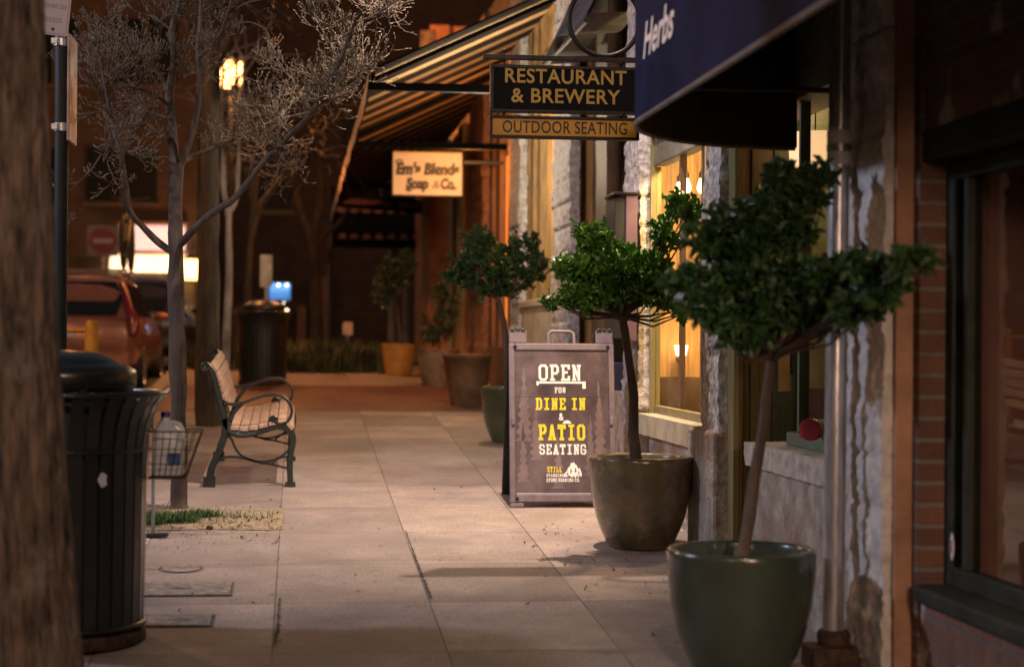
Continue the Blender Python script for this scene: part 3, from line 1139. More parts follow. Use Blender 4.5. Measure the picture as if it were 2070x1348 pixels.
R = random.Random(23)
TD = 11.45
tb = gnd(361, 1036)
tree = thing('young_street_tree', 'young bare tree with budding twigs growing in the sandy pit beside the bench', 'tree', tb)
mb = MB()
base = [at(361, 1046, TD - .02), at(361, 1010, TD), at(361, 940, TD), at(361, 800, TD), at(357, 650, TD), at(355, 520, TD), at(354, 420, TD), at(357, 330, TD)]
P = []
for a, b in zip(base[:-1], base[1:]):
    for k in range(8):
        P.append(a + (b - a) * k / 8)
P.append(base[-1])
rad = [.056 - .014 * k / len(P) + (.045 * max(0, 1 - k / 6.0) ** 1.6) for k in range(len(P))]
mb.tube(P, rad, 20, True, .28)
trunk_o = mb.build('trunk', M_BARK, tree, smooth=True)
LIMBS = [
    ([(352, 345, 0), (347, 260, .05), (343, 200, .1), (352, 120, .1), (348, 60, .15), (365, 0, .2), (372, -60, .2)], .034, .014, 'a'),
    ([(366, 335, 0), (392, 255, -.05), (402, 180, -.1), (401, 100, -.1), (406, 20, -.1), (410, -50, -.1)], .020, .011, 'b'),
    ([(402, 115, -.1), (438, 82, -.2), (455, 45, -.25), (468, 0, -.3), (475, -40, -.3)], .013, .008, 'b'),
    ([(356, 515, 0), (322, 492, 0), (286, 456, -.05), (263, 428, -.1), (255, 380, -.15), (243, 310, -.2), (225, 240, -.2), (213, 175, -.2), (193, 95, -.25), (150, 70, -.3)], .024, .009, 'l'),
    ([(362, 495, 0), (398, 458, -.1), (430, 430, -.2), (470, 405, -.3), (500, 370, -.35), (530, 332, -.4), (580, 280, -.5), (640, 216, -.6), (680, 140, -.7), (708, 72, -.75), (735, 8, -.8), (748, -40, -.8)], .023, .011, 'r'),
    ([(364, 328, 0), (420, 304, .1), (470, 281, .2), (520, 260, .25), (580, 238, .3), (640, 222, .35), (690, 178, .4)], .017, .006, 'r'),
    ([(344, 200, .1), (330, 165, .2), (300, 120, .3), (262, 92, .4), (215, 60, .5), (160, 22, .6)], .014, .006, 'a'),
    ([(345, 215, .1), (308, 190, -.1), (265, 178, -.2), (230, 182, -.3)], .011, .005, 'a'),
    ([(350, 130, .1), (372, 100, .3), (392, 60, .4), (398, 0, .5)], .012, .007, 'a'),
    ([(225, 240, -.2), (205, 205, -.3), (185, 160, -.4), (150, 120, -.5)], .007, .004, 'l'),
    ([(247, 340, -.2), (215, 318, -.3), (190, 305, -.3)], .006, .003, 'l'),
    ([(640, 216, -.6), (668, 200, -.6), (705, 165, -.6), (735, 130, -.6)], .006, .003, 'r'),
    ([(590, 270, -.5), (560, 215, -.4), (590, 150, -.3)], .006, .003, 'r'),
    ([(690, 120, -.7), (650, 60, -.6), (630, 20, -.6)], .006, .003, 'r'),
    ([(720, 45, -.8), (760, 30, -.8), (785, 15, -.9)], .006, .003, 'r'),
    ([(405, 30, -.1), (430, 10, -.1), (470, -10, -.1)], .006, .003, 'b'),
    ([(345, 60, .2), (310, 35, .3), (270, 20, .3), (240, -20, .3)], .009, .005, 'a'),
    ([(456, 60, -.2), (500, 45, -.3), (540, 60, -.4)], .006, .003, 'b'),
    ([(455, 45, -.2), (490, 10, -.3), (530, 0, -.4)], .006, .003, 'b'),
    ([(352, 290, 0), (310, 262, .2), (270, 250, .3), (235, 262, .4)], .008, .004, 'a'),
    ([(344, 240, 0), (300, 225, .3), (262, 205, .5), (210, 215, .6)], .008, .004, 'a'),
    ([(500, 370, -.35), (508, 330, -.4), (520, 300, -.4)], .005, .003, 'n'),
    ([(360, 345, 0), (335, 318, -.1), (312, 322, -.2), (290, 300, -.2)], .007, .003, 's'),
]
lm, tm = MB(), MB()
for pts, r0, r1, k in LIMBS:
    Pn = taper_tube(lm, [at(x, y, TD + d) for x, y, d in pts], r0, r1, 10, .3)
    n = len(Pn)
    for i in range(n):
        p = Pn[i]
        t = i / n
        # where twigs grow: the outer part of each limb
        py = 0
        rel = p - EYE
        q = RM.transposed() @ rel
        px, py = CX + F * q.x / -q.z, CY - F * q.y / -q.z
        if k == 'n' or py > 345 or (k == 'r' and px < 520 and t < .45 and R.random() > .45):
            continue
        dens = {'a': .36, 'b': .28, 'l': .3, 'r': .42, 's': .6}[k]
        # spurs: the twigs sit in clusters with bare wood between
        sp = noise.noise(p * 3.1)
        if sp < .02:
            continue
        m = int(dens * (1.2 + 3.2 * sp) * 1.5 + R.random())
        for _ in range(m):
            d = (rnd_dir(R) + Vector((0, 0, .35))).normalized()
            if k == 'r':
                d = (d + Vector((.1, 0, .1))).normalized()
            twig_spray(tm, p, d, R.uniform(.08, .24 if k != 'b' else .18), R)
    # second-order branches
    if k in 'alr':
        for _ in range(int(n / 6.5)):
            i = R.randint(int(n * .3), n - 1)
            p = Pn[i]
            q = RM.transposed() @ (p - EYE)
            py = CY - F * q.y / -q.z
            if py > 330:
                continue
            d = (rnd_dir(R) + Vector((0, 0, .3))).normalized()
            L = R.uniform(.2, .5) if k != 'r' else R.uniform(.1, .26)
            B = [p]
            for s in range(4):
                d = (d + rnd_dir(R) * .35).normalized()
                B.append(B[-1] + d * L / 4)
            lm.tube(B, [.005, .0045, .004, .0035, .003], 5, False)
            for b in B[1:]:
                for _ in range(2):
                    twig_spray(tm, b, (d + rnd_dir(R)).normalized(), R.uniform(.08, .2), R)
lm.build('limb', M_BARK, tree, smooth=True)
tm.build('crown', M_TWIG, tree)

# large trunk at the left edge, close to the camera
bt = Vector((at(88, 1400, 6.45).x, at(88, 1400, 6.45).y, 0))
bt.z = G(bt.y)
big = thing('large_street_tree', 'thick brown ridged trunk at the left edge of the frame, nearest tree', 'tree', bt)
mb = MB()
N, M = 300, 150
tops = [(bt.z - .1, .172), (bt.z + .05, .158), (bt.z + .35, .143), (bt.z + .8, .131), (bt.z + 1.5, .122), (bt.z + 3.0, .113), (bt.z + 5.2, .10)]


def lerp_tab(tab, z):
    for (a, ra), (b, rb) in zip(tab[:-1], tab[1:]):
        if z <= b:
            return ra + (rb - ra) * (z - a) / (b - a)
    return tab[-1][1]


def lean(z):
    h = (z - bt.z)
    return Vector((-.085 * h / 1.3 if h < 1.3 else -.085 - .04 * (h - 1.3), 0, 0))


for k in range(N + 1):
    z = tops[0][0] + (tops[-1][0] - tops[0][0]) * k / N
    r0 = lerp_tab(tops, z)
    for j in range(M):
        a = 2 * math.pi * j / M
        rr = r0 * (1 + .05 * noise.noise(Vector((math.cos(a) * 1.5, math.sin(a) * 1.5, z * 1.2))) - .10 * max(0, .5 - 3.2 * abs(noise.noise(Vector((math.cos(a) * 5.5, math.sin(a) * 5.5, z * 3.2)))))
                   + .05 * noise.noise(Vector((math.cos(a) * 9, math.sin(a) * 9, z * 6)))
                   + .035 * noise.noise(Vector((math.cos(a) * 24, math.sin(a) * 24, z * 16))))
        c = bt + lean(z)
        mb.v.append((c.x + rr * math.cos(a), c.y + rr * math.sin(a), z))
for k in range(N):
    for j in range(M):
        j2 = (j + 1) % M
        mb.f.append((k * M + j, k * M + j2, (k + 1) * M + j2, (k + 1) * M + j))
mb.build('trunk', M_BARKBIG, big, smooth=True)
lb = MB()
top = bt + Vector((-.24, 0, 5.0))
for k in range(7):
    a = k * .9
    taper_tube(lb, [top, top + Vector((math.cos(a) * .5, math.sin(a) * .5, .7)), top + Vector((math.cos(a) * 1.3, math.sin(a) * 1.3, 1.8))], .06, .015, 8)
lb.build('limb', M_BARKBIG, big, smooth=True)


def bare_tree(label, trunk, limbs, D, r0, m, name='bare_street_tree', twigs=60, rng=None, tw=True):
    pts = [at(x, y, D) for x, y in trunk]
    b = pts[0].copy()
    t = thing(name, label, 'tree', b, 'bare trees farther along the kerb')
    mb = MB()
    taper_tube(mb, pts, r0, r0 * .55, 14, .2)
    mb.build('trunk', m, t, smooth=True)
    lm = MB()
    ends = []
    for L, ra in limbs:
        Pn = taper_tube(lm, [at(x, y, D + d) for x, y, d in L], ra, ra * .3, 8, .2)
        ends += Pn[len(Pn) // 2:]
    for _ in range(twigs):
        p = rng.choice(ends)
        d = (rnd_dir(rng) + Vector((0, 0, .35))).normalized()
        P = [p]
        for s in range(5):
            d = (d + rnd_dir(rng) * .4).normalized()
            P.append(P[-1] + d * .14)
        lm.tube(P, [.012, .010, .008, .006, .005, .004], 4, False)
    lm.build('limb', m, t, smooth=True)
    return t


R = random.Random(5)
bare_tree('dark straight trunk standing just behind the bench', [(421, 872), (420, 700), (422, 500), (424, 300), (428, 100), (432, -60)],
          [([(424, 250, 0), (400, 120, .3), (370, 20, .5), (350, -80, .6)], .05), ([(428, 150, 0), (470, 60, -.2), (500, -40, -.3)], .05)], 16.6, .115, M_BARKDARK, rng=R, twigs=40)
bare_tree('slim pale trunk forking upwards, bluish in the lamp light behind the bench', [(455, 775), (458, 680), (463, 560), (462, 470), (462, 420)],
          [([(462, 440, 0), (452, 380, 0), (450, 300, .1), (448, 220, .2), (452, 120, .2)], .04), ([(462, 430, 0), (478, 400, 0), (482, 320, -.1), (487, 220, -.2), (495, 120, -.2)], .035)], 21.2, .055, M_BARKPALE, rng=R, twigs=50)
bare_tree('bare tree with orange-lit forked branches right of the lantern', [(497, 780), (499, 700), (502, 560), (508, 470)],
          [([(508, 480, 0), (525, 420, 0), (570, 360, .2), (625, 300, .3), (655, 235, .4)], .05), ([(508, 470, 0), (515, 380, 0), (530, 250, 0), (542, 150, 0), (556, 60, 0), (560, -40, 0)], .05),
           ([(535, 200, 0), (552, 150, -.1), (575, 80, -.2), (610, -20, -.2)], .03), ([(570, 360, .2), (620, 330, .1), (660, 310, 0)], .025), ([(510, 470, 0), (500, 380, .3), (470, 250, .5)], .03)], 22.6, .07, M_BARK, rng=R, twigs=170)
bare_tree('bare dark tree beyond the far trash can', [(640, 730), (638, 600), (632, 480)],
          [([(632, 490, 0), (600, 400, 0), (590, 280, 0), (600, 150, 0)], .09), ([(632, 480, 0), (650, 380, 0), (640, 250, .3), (650, 100, .5)], .09), ([(634, 500, 0), (700, 430, 1), (730, 330, 1)], .05)], 33, .14, M_BARKDARK, rng=R, twigs=160)

# ------------------------------------------------------------------ the near brick building and its pier
X_ST, X_WALL = 2.22, 2.36         # pier faces and the wall plane behind them
TOP = 5.6
ya_far, ya_near = YX(1712, 2.22), YX(1786, 2.22)
bb = thing('brick_building', 'dark brick building at the right edge with a large shop window', 'building', (3.2, 4.5, G(4.5)))
mb = MB()
rough_pier(mb, X_ST, 2.33, ya_near, ya_far, G(ya_near) - .1, TOP, .016, .02, 3.0, .205)
mb.build('pier', M_WHITESTONE, bb, smooth=True)
# stucco flank beside the pier, orange lamplight put into its colour
yb = ya_near - .004
mb = MB()
mb.box(X_ST + .035, 2.325, yb - .035, yb, G(yb) - .1, TOP)
mb.build('stucco_flank', M_STUCCO, bb, bevel=.006)
# brick jamb that faces the camera, window sill level, wall below and lintel above
zs = onx(1850, 1168, 2.34).z
zl = onx(1880, 318, 2.36).z
mb = MB()
mb.box(2.325, 2.545, yb - .10, yb - .0, G(yb) - .1, TOP)
mb.build('jamb', M_BRICK_XZ, bb)
mb = MB()
mb.box(2.34, 2.46, -6, yb - .10, G(0) - .6, zs - .30)
mb.build('wall', M_BRICK_YZ, bb)
mb = MB()
mb.box(2.338, 2.46, -6, yb - .101, zs - .30, zs - .075)
mb.build('soldier_course', M_SOLDIER, bb)
mb = MB()
mb.box(2.30, 2.56, -6, yb - .102, zs - .075, zs - .012)
mb.build('sill', M_DKGREEN, bb, bevel=.012)
mb = MB()
mb.box(2.34, 2.46, -6, yb - .103, zl + .10, zl + .32)
mb.build('soldier_course', M_SOLDIER, bb)
mb = MB()
mb.box(2.342, 2.46, -6, yb - .103, zl + .32, TOP)
mb.build('wall', M_BRICK_YZ, bb)
mb = MB()
mb.box(2.33, 2.50, -6, yb - .104, zl - .02, zl + .10)
mb.build('lintel', M_DKGREEN, bb, bevel=.01)
# window frame and pane
fr = MB()
yw = yb - .12
fr.box(2.425, 2.50, yw - .055, yw + .02, zs - .012, zl - .02)
fr.box(2.43, 2.49, -6, yw - .056, zs - .012, zs + .06)
fr.box(2.43, 2.49, -6, yw - .056, zl - .09, zl - .021)
fr.box(2.43, 2.49, yw - .19, yw - .15, zs + .06, zl - .09)
win = fr.build('window', M_DKGREEN, bb, bevel=.006)
pn = MB()
pn.quad((2.46, yw - .055, zs + .05), (2.46, -6, zs + .05), (2.46, -6, zl - .08), (2.46, yw - .055, zl - .08))
pn.build('pane', M_SHOPGLASS, win)
# dim shop room behind the pane
rm = MB()
rm.box(2.52, 6.0, -6.0, -5.9, G(0), 3.4)
rm.box(5.9, 6.0, -5.9, yb - .02, G(0), 3.4)
rm.box(2.56, 5.9, yb - .12, yb - .02, G(0), 3.4)
rm.box(2.52, 5.9, -5.9, yb - .13, 3.40, 3.5)
rm.box(2.52, 5.9, -5.9, yb - .13, .2, .3)
rm.build('shop_room', mat('rosy_plaster_interior', (.30, .19, .17), .8, var=.2, scale=2), bb)
mb = MB()
mb.box(2.55, 6.1, -6.1, yb - .02, 3.6, TOP)
mb.build('roof', M_DKWALL, bb)
dk = MB()
for px, w in ((1985, .05), (2035, .08)):
    y = YX(px, 2.75)
    dk.box(2.72, 2.80, y - w, y, G(y), zl)
dk.build('shelf_post', M_BROWNWOOD, bb)
# sticker on the glass
s = onx(1941, 1104, 2.455)
mb = MB()
mb.prism([(.013 * math.cos(a) if abs(math.sin(a)) < .5 else .009 * math.cos(a), .052 * math.sin(a)) for a in [k * math.pi / 8 for k in range(16)]],
         lambda u, v, w: (2.424 - w, s.y + u * 1.5, s.z + v), .002)
st = tag(mb.build('window_sticker', M_WHITEPAINT), 'small white and red lozenge sticker on the window frame of the brick building', 'sticker')
mb = MB()
mb.box(2.4195, 2.4215, s.y - .007, s.y + .007, s.z - .024, s.z + .024)
o = mb.build('sticker_print', M_RED)
o.parent = st

# downpipe
py_ = YX(1688, 2.14)
pipe = thing('downpipe', 'shiny galvanised downpipe between the near planter and the whitewashed pier', 'pipe', (2.14, py_, G(py_)))
MB().tube([(2.14, py_, G(py_) + .12), (2.145, py_, G(py_) + 1.2), (2.155, py_, G(py_) + 2.6), (2.165, py_, TOP)], .043, 28).build('pipe', M_GALV, pipe, smooth=True)
mb = MB()
mb.box(2.03, 2.22, py_ - .10, py_ + .08, G(py_) - .01, G(py_) + .09)
mb.lathe([(.062, .085), (.066, .14), (.056, .15), (.047, .15)], (2.14, py_, G(py_)), 24)
mb.build('drain_shoe', M_RUST, pipe, bevel=.008)
for z in (onx(1690, 300, 2.14).z, onx(1690, 0, 2.14).z + .02):
    MB().lathe([(.047, -.016), (.0505, -.014), (.0505, .014), (.047, .016)], (2.152, py_, z), 28).build('bracket', M_CLAMP, pipe, smooth=True)
stc = MB()
stc.lathe([(.0475, 0), (.048, 0), (.048, .14), (.0475, .14)], (2.151, py_, onx(1690, 335, 2.14).z), 28)
stc.build('paper_sticker', M_PLATE, pipe, smooth=True)

# ------------------------------------------------------------------ restaurant building
rb = thing('restaurant_building', 'rough stone and olive wood restaurant front with warmly lit windows', 'building', (3.0, 11, G(11)))


def pier(pxa, pxb, m=M_STONE, seed=0.0, parent=rb, xs=X_ST, xw=2.30, amp=.016, top=TOP):
    y1, y0 = YX(pxa, xs), YX(pxb, xs)
    mb = MB()
    rough_pier(mb, xs, xw, y0, y1, G(y0) - .1, top, amp, .022, seed, .2)
    mb.build('pier', m, parent, smooth=True)
    return y0, y1


# pier B (next to the entrance), pier C (behind the sign), pier D (start of the ochre shop)
yB0, yB1 = pier(1419, 1452, seed=5)
yC0, yC1 = pier(1262, 1292, seed=9)
yD0, yD1 = pier(1116, 1150, seed=13)
# pale plaster foot at pier B
mb = MB()
zf = onx(1440, 872, 2.2).z
mb.box(X_ST - .03, X_ST + .31, yB0 - .02, yB1 + .22, G(yB0) - .1, zf)
mb.build('pier_base', M_CONCWALL, rb, bevel=.02)

# window bay 1: B..C
z_sill = onx(1350, 845, 2.25).z
z_head0, z_head1 = onx(1334, 348, 2.42).z, onx(1330, 300, 2.42).z
mb = MB()
mb.box(X_ST + .06, X_WALL, yB1 + .22, yC0, G(yB1) - .1, z_sill - .13)
mb.box(X_ST + .06, X_WALL, yB1 + .001, yB1 + .219, zf, z_sill - .13)
mb.build('low_wall', M_CONCWALL, rb)
mb = MB()
rough_pier(mb, X_ST - .02, 2.46, yB1 + .02, yC0 - .02, z_sill - .129, z_sill, .007, .05, 31)
mb.build('sill', M_CREAM, rb, smooth=True)
XG = 2.345
jb = MB()
jb.box(2.285, 2.325, yC0 - .03, yC0 + .10, z_sill, TOP)       # far jamb facing camera
jb.box(2.3255, XG + .012, yC0 - .02, yC0 + .05, z_sill, z_head0)
jb.box(2.31, XG + .03, yB1 + .02, yB1 + .06, z_sill, z_head0)
jb.box(2.32, XG + .02, yB1 + .061, yC0 - .031, z_sill, z_sill + .05)
w1 = jb.build('window', M_OLIVE, rb, bevel=.004)
ml = MB()
for k, f in enumerate((.40, .72)):
    y = yC0 + (yB1 - yC0) * f
    ml.box(XG - .015, XG + .02, y - .016, y + .016, z_sill + .07, z_head0)
ml.build('mullion', M_BROWNWOOD, w1)
mb = MB()
mb.quad((XG, yB1 + .06, z_sill + .06), (XG, yC0 - .06, z_sill + .06), (XG, yC0 - .06, z_head0), (XG, yB1 + .06, z_head0))
mb.build('pane', M_GLASS, w1)
mb = MB()
mb.box(2.305, XG + .05, yB1 + .0, yC0 - .031, z_head0 + .001, z_head1 + .05)
mb.build('lintel', M_LINTEL, rb, bevel=.006)
mb = MB()
mb.box(2.27, XG + .05, yB1 + .0, yC0 - .031, z_head1 + .051, z_head1 + .11)
mb.build('lintel_moulding', M_CREAM, rb, bevel=.012)
mb = MB()
n = 9
for k in range(n):
    y0 = yB1 + (yC0 - .06 - yB1) * k / n
    y1 = yB1 + (yC0 - .06 - yB1) * (k + 1) / n
    mb.box(2.325, XG + .05, y0 + .004, y1 - .004, z_head1 + .111, TOP)
mb.build('board_panel', M_OLIVE, rb, bevel=.004)

# the room behind bay 1 and the vestibule
rm = MB()
rm.box(6.0, 6.1, 7.0, 17.0, .3, 4.2)
rm.box(XG + .03, 6.0, 12.75, 12.85, .3, 4.2)
rm.box(XG + .12, 6.0, 7.2, 12.74, 3.75, 3.85)
rm.box(XG + .12, 6.0, 7.2, 12.74, .45, .55)
rm.build('dining_room', M_INTERIOR, rb)
rm = MB()
rm.box(XG + .14, 5.9, 12.66, 12.749, .55, ony(1370, 762, 12.66).z)
rm.build('wainscot', M_INTDARK, rb)
lamp('dining_room_light', 'POINT', (2.68, 11.2, 3.05), 170, (1.0, .66, .26), .1)
lamp('dining_room_light', 'POINT', (3.6, 10.2, 2.6), 110, (1.0, .66, .26), .1)

# Edison bulbs hanging in the window
for k, (px, py, D, lab) in enumerate(((1373, 382, 12.3, 'clear glowing filament bulb hanging lowest in the restaurant window'), (1388, 375, 12.15, 'brighter filament bulb hanging right beside the lowest one in the window'),
                                      (1418, 375, 11.9, 'filament bulb half hidden behind the stone pier'))):
    p = at(px, py, D)
    t = thing('pendant_bulb', lab, 'light bulb', p, 'filament bulbs strung in the restaurant windows')
    MB().lathe([(.001, -.055), (.016, -.05), (.029, -.028), (.030, -.010), (.018, .03), (.013, .045)], p, 16).build('bulb', M_BULB, t, smooth=True)
    MB().lathe([(.013, .045), (.016, .047), (.016, .085), (.006, .09), (.006, .10)], p, 12).build('socket', M_IRON, t, smooth=True)
    MB().tube([p + Vector((0, 0, .095)), p + Vector((0, 0, 3.75 - p.z))], .003, 5).build('cord', M_IRON, t)
# wall sconce
p = ony(1377, 707, 12.60)
t = thing('wall_sconce', 'small glowing wall lamp low inside the restaurant window', 'wall lamp', p)
MB().lathe([(.035, -.04), (.05, .03), (.045, .032), (.03, -.04)], p, 16).build('lamp_shade', M_BULB, t, smooth=True)
mb = MB()
mb.tube([p + Vector((0, .0, -.04)), p + Vector((0, .06, -.09)), p + Vector((0, .14, -.06))], .008, 6)
mb.build('arm', M_IRON, t)
lamp('sconce_light', 'POINT', p + Vector((0, -.08, .06)), 7, (1.0, .6, .2), .03)

# bay 2: entrance and window between pier A and pier B
yL = YX(1517, 2.25)
z_low = onx(1517, 893, 2.25).z
mb = MB()
rough_pier(mb, 2.25, 2.44, py_ - .2, yL - .015, G(py_) - .1, z_low - .115, .008, .03, 3.3)
mb.build('low_wall', M_CONCWALL, rb, smooth=True)
mb = MB()
rough_pier(mb, 2.225, 2.47, py_ - .2, yL, z_low - .114, z_low, .010, .025, 7.7)
mb.build('sill', mat('pale_stone_cap', (.50, .44, .37), .85, var=.25, scale=14, bump=.4), rb, smooth=True)
mb = MB()
mb.box(2.36, 2.5, ya_far + .03, yL - .28, z_low + .001, z_low + .065)
mb.build('window_sill', M_GREEN, rb, bevel=.006)
# vestibule end wall, facing the street corner: jamb boards, door, side light
yE = yB0 - .03
x_of = lambda px: ony(px, 684, yE).x
z_of = lambda py: ony(1550, py, yE).z
zd_top = z_of(250)
mb = MB()
for a, b, d in ((1474, 1487, .10), (1487.6, 1496, .07), (1496.6, 1514, .02), (1514.6, 1532, .035), (1532.6, 1559, .02)):
    mb.box(x_of(a), x_of(b), yE - d, yE + .05, G(yE) - .05, TOP)
mb.build('door_jamb', M_OLIVE, rb, bevel=.004)
d0, d1 = x_of(1560), x_of(1606)
dm = MB()
zb = G(yE) + .05
zk, zg = z_of(790), z_of(330)
dm.box(d0, d1, yE - .03, yE + .01, zb, z_of(884))
dm.box(d0, d1, yE - .028, yE + .01, z_of(884) + .001, zk)
for k in range(3):
    xx = d0 + (d1 - d0) * (k + .5) / 3
    dm.box(xx - .006, xx + .006, yE - .034, yE - .0285, z_of(880), zk - .03)
dm.box(d0, d0 + .03, yE - .03, yE + .01, zk + .001, zg)
dm.box(d1 - .022, d1, yE - .03, yE + .01, zk + .001, zg)
dm.box(d0, d1, yE - .03, yE + .01, zg + .001, zg + .1)
door = dm.build('door', M_GREEN, rb, bevel=.003)
mb = MB()
mb.quad((d0 + .03, yE, zk), (d1 - .022, yE, zk), (d1 - .022, yE, zg), (d0 + .03, yE, zg))
mb.build('pane', M_GLASS, door)
hx = x_of(1596)
mb = MB()
mb.tube([(hx, yE - .03, z_of(755)), (hx - .004, yE - .055, z_of(752)), (hx - .012, yE - .07, z_of(735)), (hx - .008, yE - .065, z_of(712)), (hx + .002, yE - .03, z_of(705))], .006, 8)
mb.build('handle', M_ABLACK, door, smooth=True)
mb = MB()
mb.box(x_of(1606.6), x_of(1613), yE - .05, yE + .03, zb, TOP)
mb.build('door_post', M_GREEN, rb, bevel=.003)
sl = MB()
e0, e1 = x_of(1613.5), x_of(1800)
sl.box(e0, e1, yE - .02, yE + .02, z_of(858), zk + .02)
side = sl.build('side_light', M_MENU, rb, bevel=.003)
mb = MB()
mb.quad((e0, yE, zk + .02), (e1, yE, zk + .02), (e1, yE, zd_top), (e0, yE, zd_top))
mb.build('pane', M_GLASSG, side)
mb = MB()
mb.box(x_of(1616), x_of(1621), yE - .026, yE - .021, z_of(838), z_of(812))
mb.build('yellow_tag', M_YELLOWPAINT, side)
mb = MB()
mb.box(e0, e1, yE + .0, yE + .05, G(yE), z_of(858) - .002)
mb.build('wall', M_INTDARK, rb)
# cream room seen through the door glass and a glowing drum for the peach reflections high inside
mb = MB()
mb.box(d0 - .2, 3.6, yE + .7, yE + .75, G(yE), 3.7)
mb.build('hall_wall', M_CREAM, rb)
lamp('hall_light', 'POINT', (2.75, yE + .40, 2.9), 6, (1.0, .78, .45), .06)
pl = ony(1648, 305, yE - .25)  # glowing drum added for the lit ceiling and lamp reflections
t = thing('peach_glow_drum', 'added peach glowing drum for the lit ceiling below the navy awning end', 'lamp', pl)
MB().lathe([(.13, -.09), (.14, .09), (.135, .09), (.125, -.09)], pl, 28).build('lamp_shade', M_PEACHGLOW, t, smooth=True)
MB().tube([pl + Vector((0, 0, .09)), pl + Vector((0, 0, 1.0))], .004, 6).build('cord', M_IRON, t)
# front window of bay 2 over the low wall
fr = MB()
ywp = yL - .33
fr.box(2.40, 2.45, ywp - .03, ywp, z_low + .066, zd_top)
w2 = fr.build('window', M_GREEN, rb)
mb = MB()
mb.quad((2.425, ywp - .03, z_low + .06), (2.425, ya_far + .02, z_low + .06), (2.425, ya_far + .02, zd_top), (2.425, ywp - .03, zd_top))
mb.build('pane', M_GLASSG, w2)
mb = MB()
mb.box(2.36, 2.60, ya_far, yB0 - .13, zd_top + .001, TOP)
mb.build('upper_wall', M_LINTEL, rb)
# entrance step
mb = MB()
stp = gnd(1480, 1092)
for k in range(3):
    mb.box(2.16 + .03 * k, 2.6, yL + .02, yB0 - .04, G(yB0) - .05 + .018 * k, G(yB0) + .008 + .018 * k)
mb.build('step', M_CREAM, rb, bevel=.004)

# bay 0: C..D, dim curtained window
mb = MB()
z0s = z_sill + .1
mb.box(X_ST + .08, X_WALL + .1, yC1, yD0, G(yC1) - .1, z0s)
mb.build('low_wall', M_CONCWALL, rb)
jb = MB()
for a, b, x0 in ((1140, 1160, 2.31), (1160.6, 1194, 2.36)):
    jb.box(x0, 2.6, YX(b, x0), YX(a, x0), z0s + .001, TOP)
jb.build('board_panel', M_OCHRE, rb, bevel=.004)
yq = YX(1196, 2.36)
fr = MB()
fr.box(2.36, 2.46, YX(1224, 2.36), YX(1197, 2.36), z0s + .001, TOP)
fr.box(2.37, 2.45, yC1 + .03, YX(1224.5, 2.36), z0s + .001, z0s + .08)
w0 = fr.build('window', M_BROWNWOOD, rb, bevel=.004)
mb = MB()
mb.quad((2.44, yC1, z0s), (2.44, YX(1197, 2.44), z0s), (2.44, YX(1197, 2.44), TOP), (2.44, yC1, TOP))
mb.build('pane', M_GLASS, w0)
cu = MB()
prev = None
n = 60
for k in range(n + 1):
    y = 12.9 + (YX(1190, 2.5) - 12.9) * k / n
    x = 2.75 + .05 * math.sin(k * .9) + .015 * math.sin(k * 2.3)
    if prev:
        cu.quad((prev[0], prev[1], z0s), (x, y, z0s), (x, y, TOP), (prev[0], prev[1], TOP))
    prev = (x, y)
cu.build('curtain', mat('brown_curtain', (.13, .075, .05), .9, var=.25, scale=4), rb, smooth=True)
for (px, py, lab) in ((1219, 407, 'glowing bulb standing in for the left reflection in the dark window'), (1234, 415, 'glowing bulb standing in for the lowest reflection in the dark window'), (1249, 388, 'glowing bulb standing in for the highest reflection, next to the stone pier'), (1252, 400, 'small glowing bulb standing in for a reflection beside the stone pier')):
    p = onx(px, py, 2.62)  # bulbs added inside to stand for reflections in the glass
    t = thing('pendant_bulb', lab, 'light bulb', p, 'filament bulbs strung in the restaurant windows')
    MB().lathe([(.001, -.045), (.020, -.035), (.027, -.01), (.018, .02), (.011, .035)], p, 14).build('bulb', M_BULBREFL, t, smooth=True)
    MB().lathe([(.011, .035), (.013, .036), (.013, .07), (.004, .075), (.004, TOP - p.z)], p, 10).build('socket', M_IRON, t)
mb = MB()
mb.box(2.65, 6.1, 7.0, yD1, TOP - .02, TOP + .1)
mb.build('roof', M_DKWALL, rb)

# menu case on pier C and news boxes behind the A-frame
a, b = onx(1266, 402, 2.16), onx(1266, 690, 2.16)
t = thing('menu_case', 'tall purple menu case fixed to the white stone pier', 'display case', (2.2, yC0 - .1, b.z))
mb = MB()
xa, xb = ony(1240, 500, yC0 - .06).x, ony(1285, 500, yC0 - .06).x
mb.box(xa + .07, xb, yC0 - .12, yC0 - .035, b.z, a.z)
mb.build('case', M_MENU, t, bevel=.006)
mb = MB()
mb.box(xa, xa + .069, yC0 - .11, yC0 + .25, b.z + .02, a.z - .02)
mb.build('glazed_side', M_ABLACK, t, bevel=.004)
mb = MB()
mb.box(xa - .01, xb + .01, yC0 - .13, yC0 + .26, a.z + .001, a.z + .02)
mb.build('hood', M_IRON, t, bevel=.004)
nb = gnd(1255, 955)
t = thing('news_box', 'navy newspaper box behind the right edge of the A-frame sign', 'newspaper box', (nb.x, nb.y, G(nb.y)))
zt = at(1250, 735, 12.6).z
mb = MB()
mb.box(nb.x - .20, nb.x + .10, nb.y - .1, nb.y + .35, G(nb.y) + .12, zt)
mb.box(nb.x - .16, nb.x + .06, nb.y - .05, nb.y + .3, G(nb.y), G(nb.y) + .119)
mb.build('body', M_NEWSBLUE, t, bevel=.012)
mb = MB()
mb.box(nb.x - .18, nb.x + .08, nb.y - .06, nb.y + .3, zt + .001, zt + .2)
mb.build('display_hood', M_NEWSBLUE, t, bevel=.02)
mb = MB()
mb.box(nb.x - .15, nb.x + .05, nb.y - .068, nb.y - .0605, zt + .03, zt + .17)
mb.build('glass_front', M_CARGLASS, t)

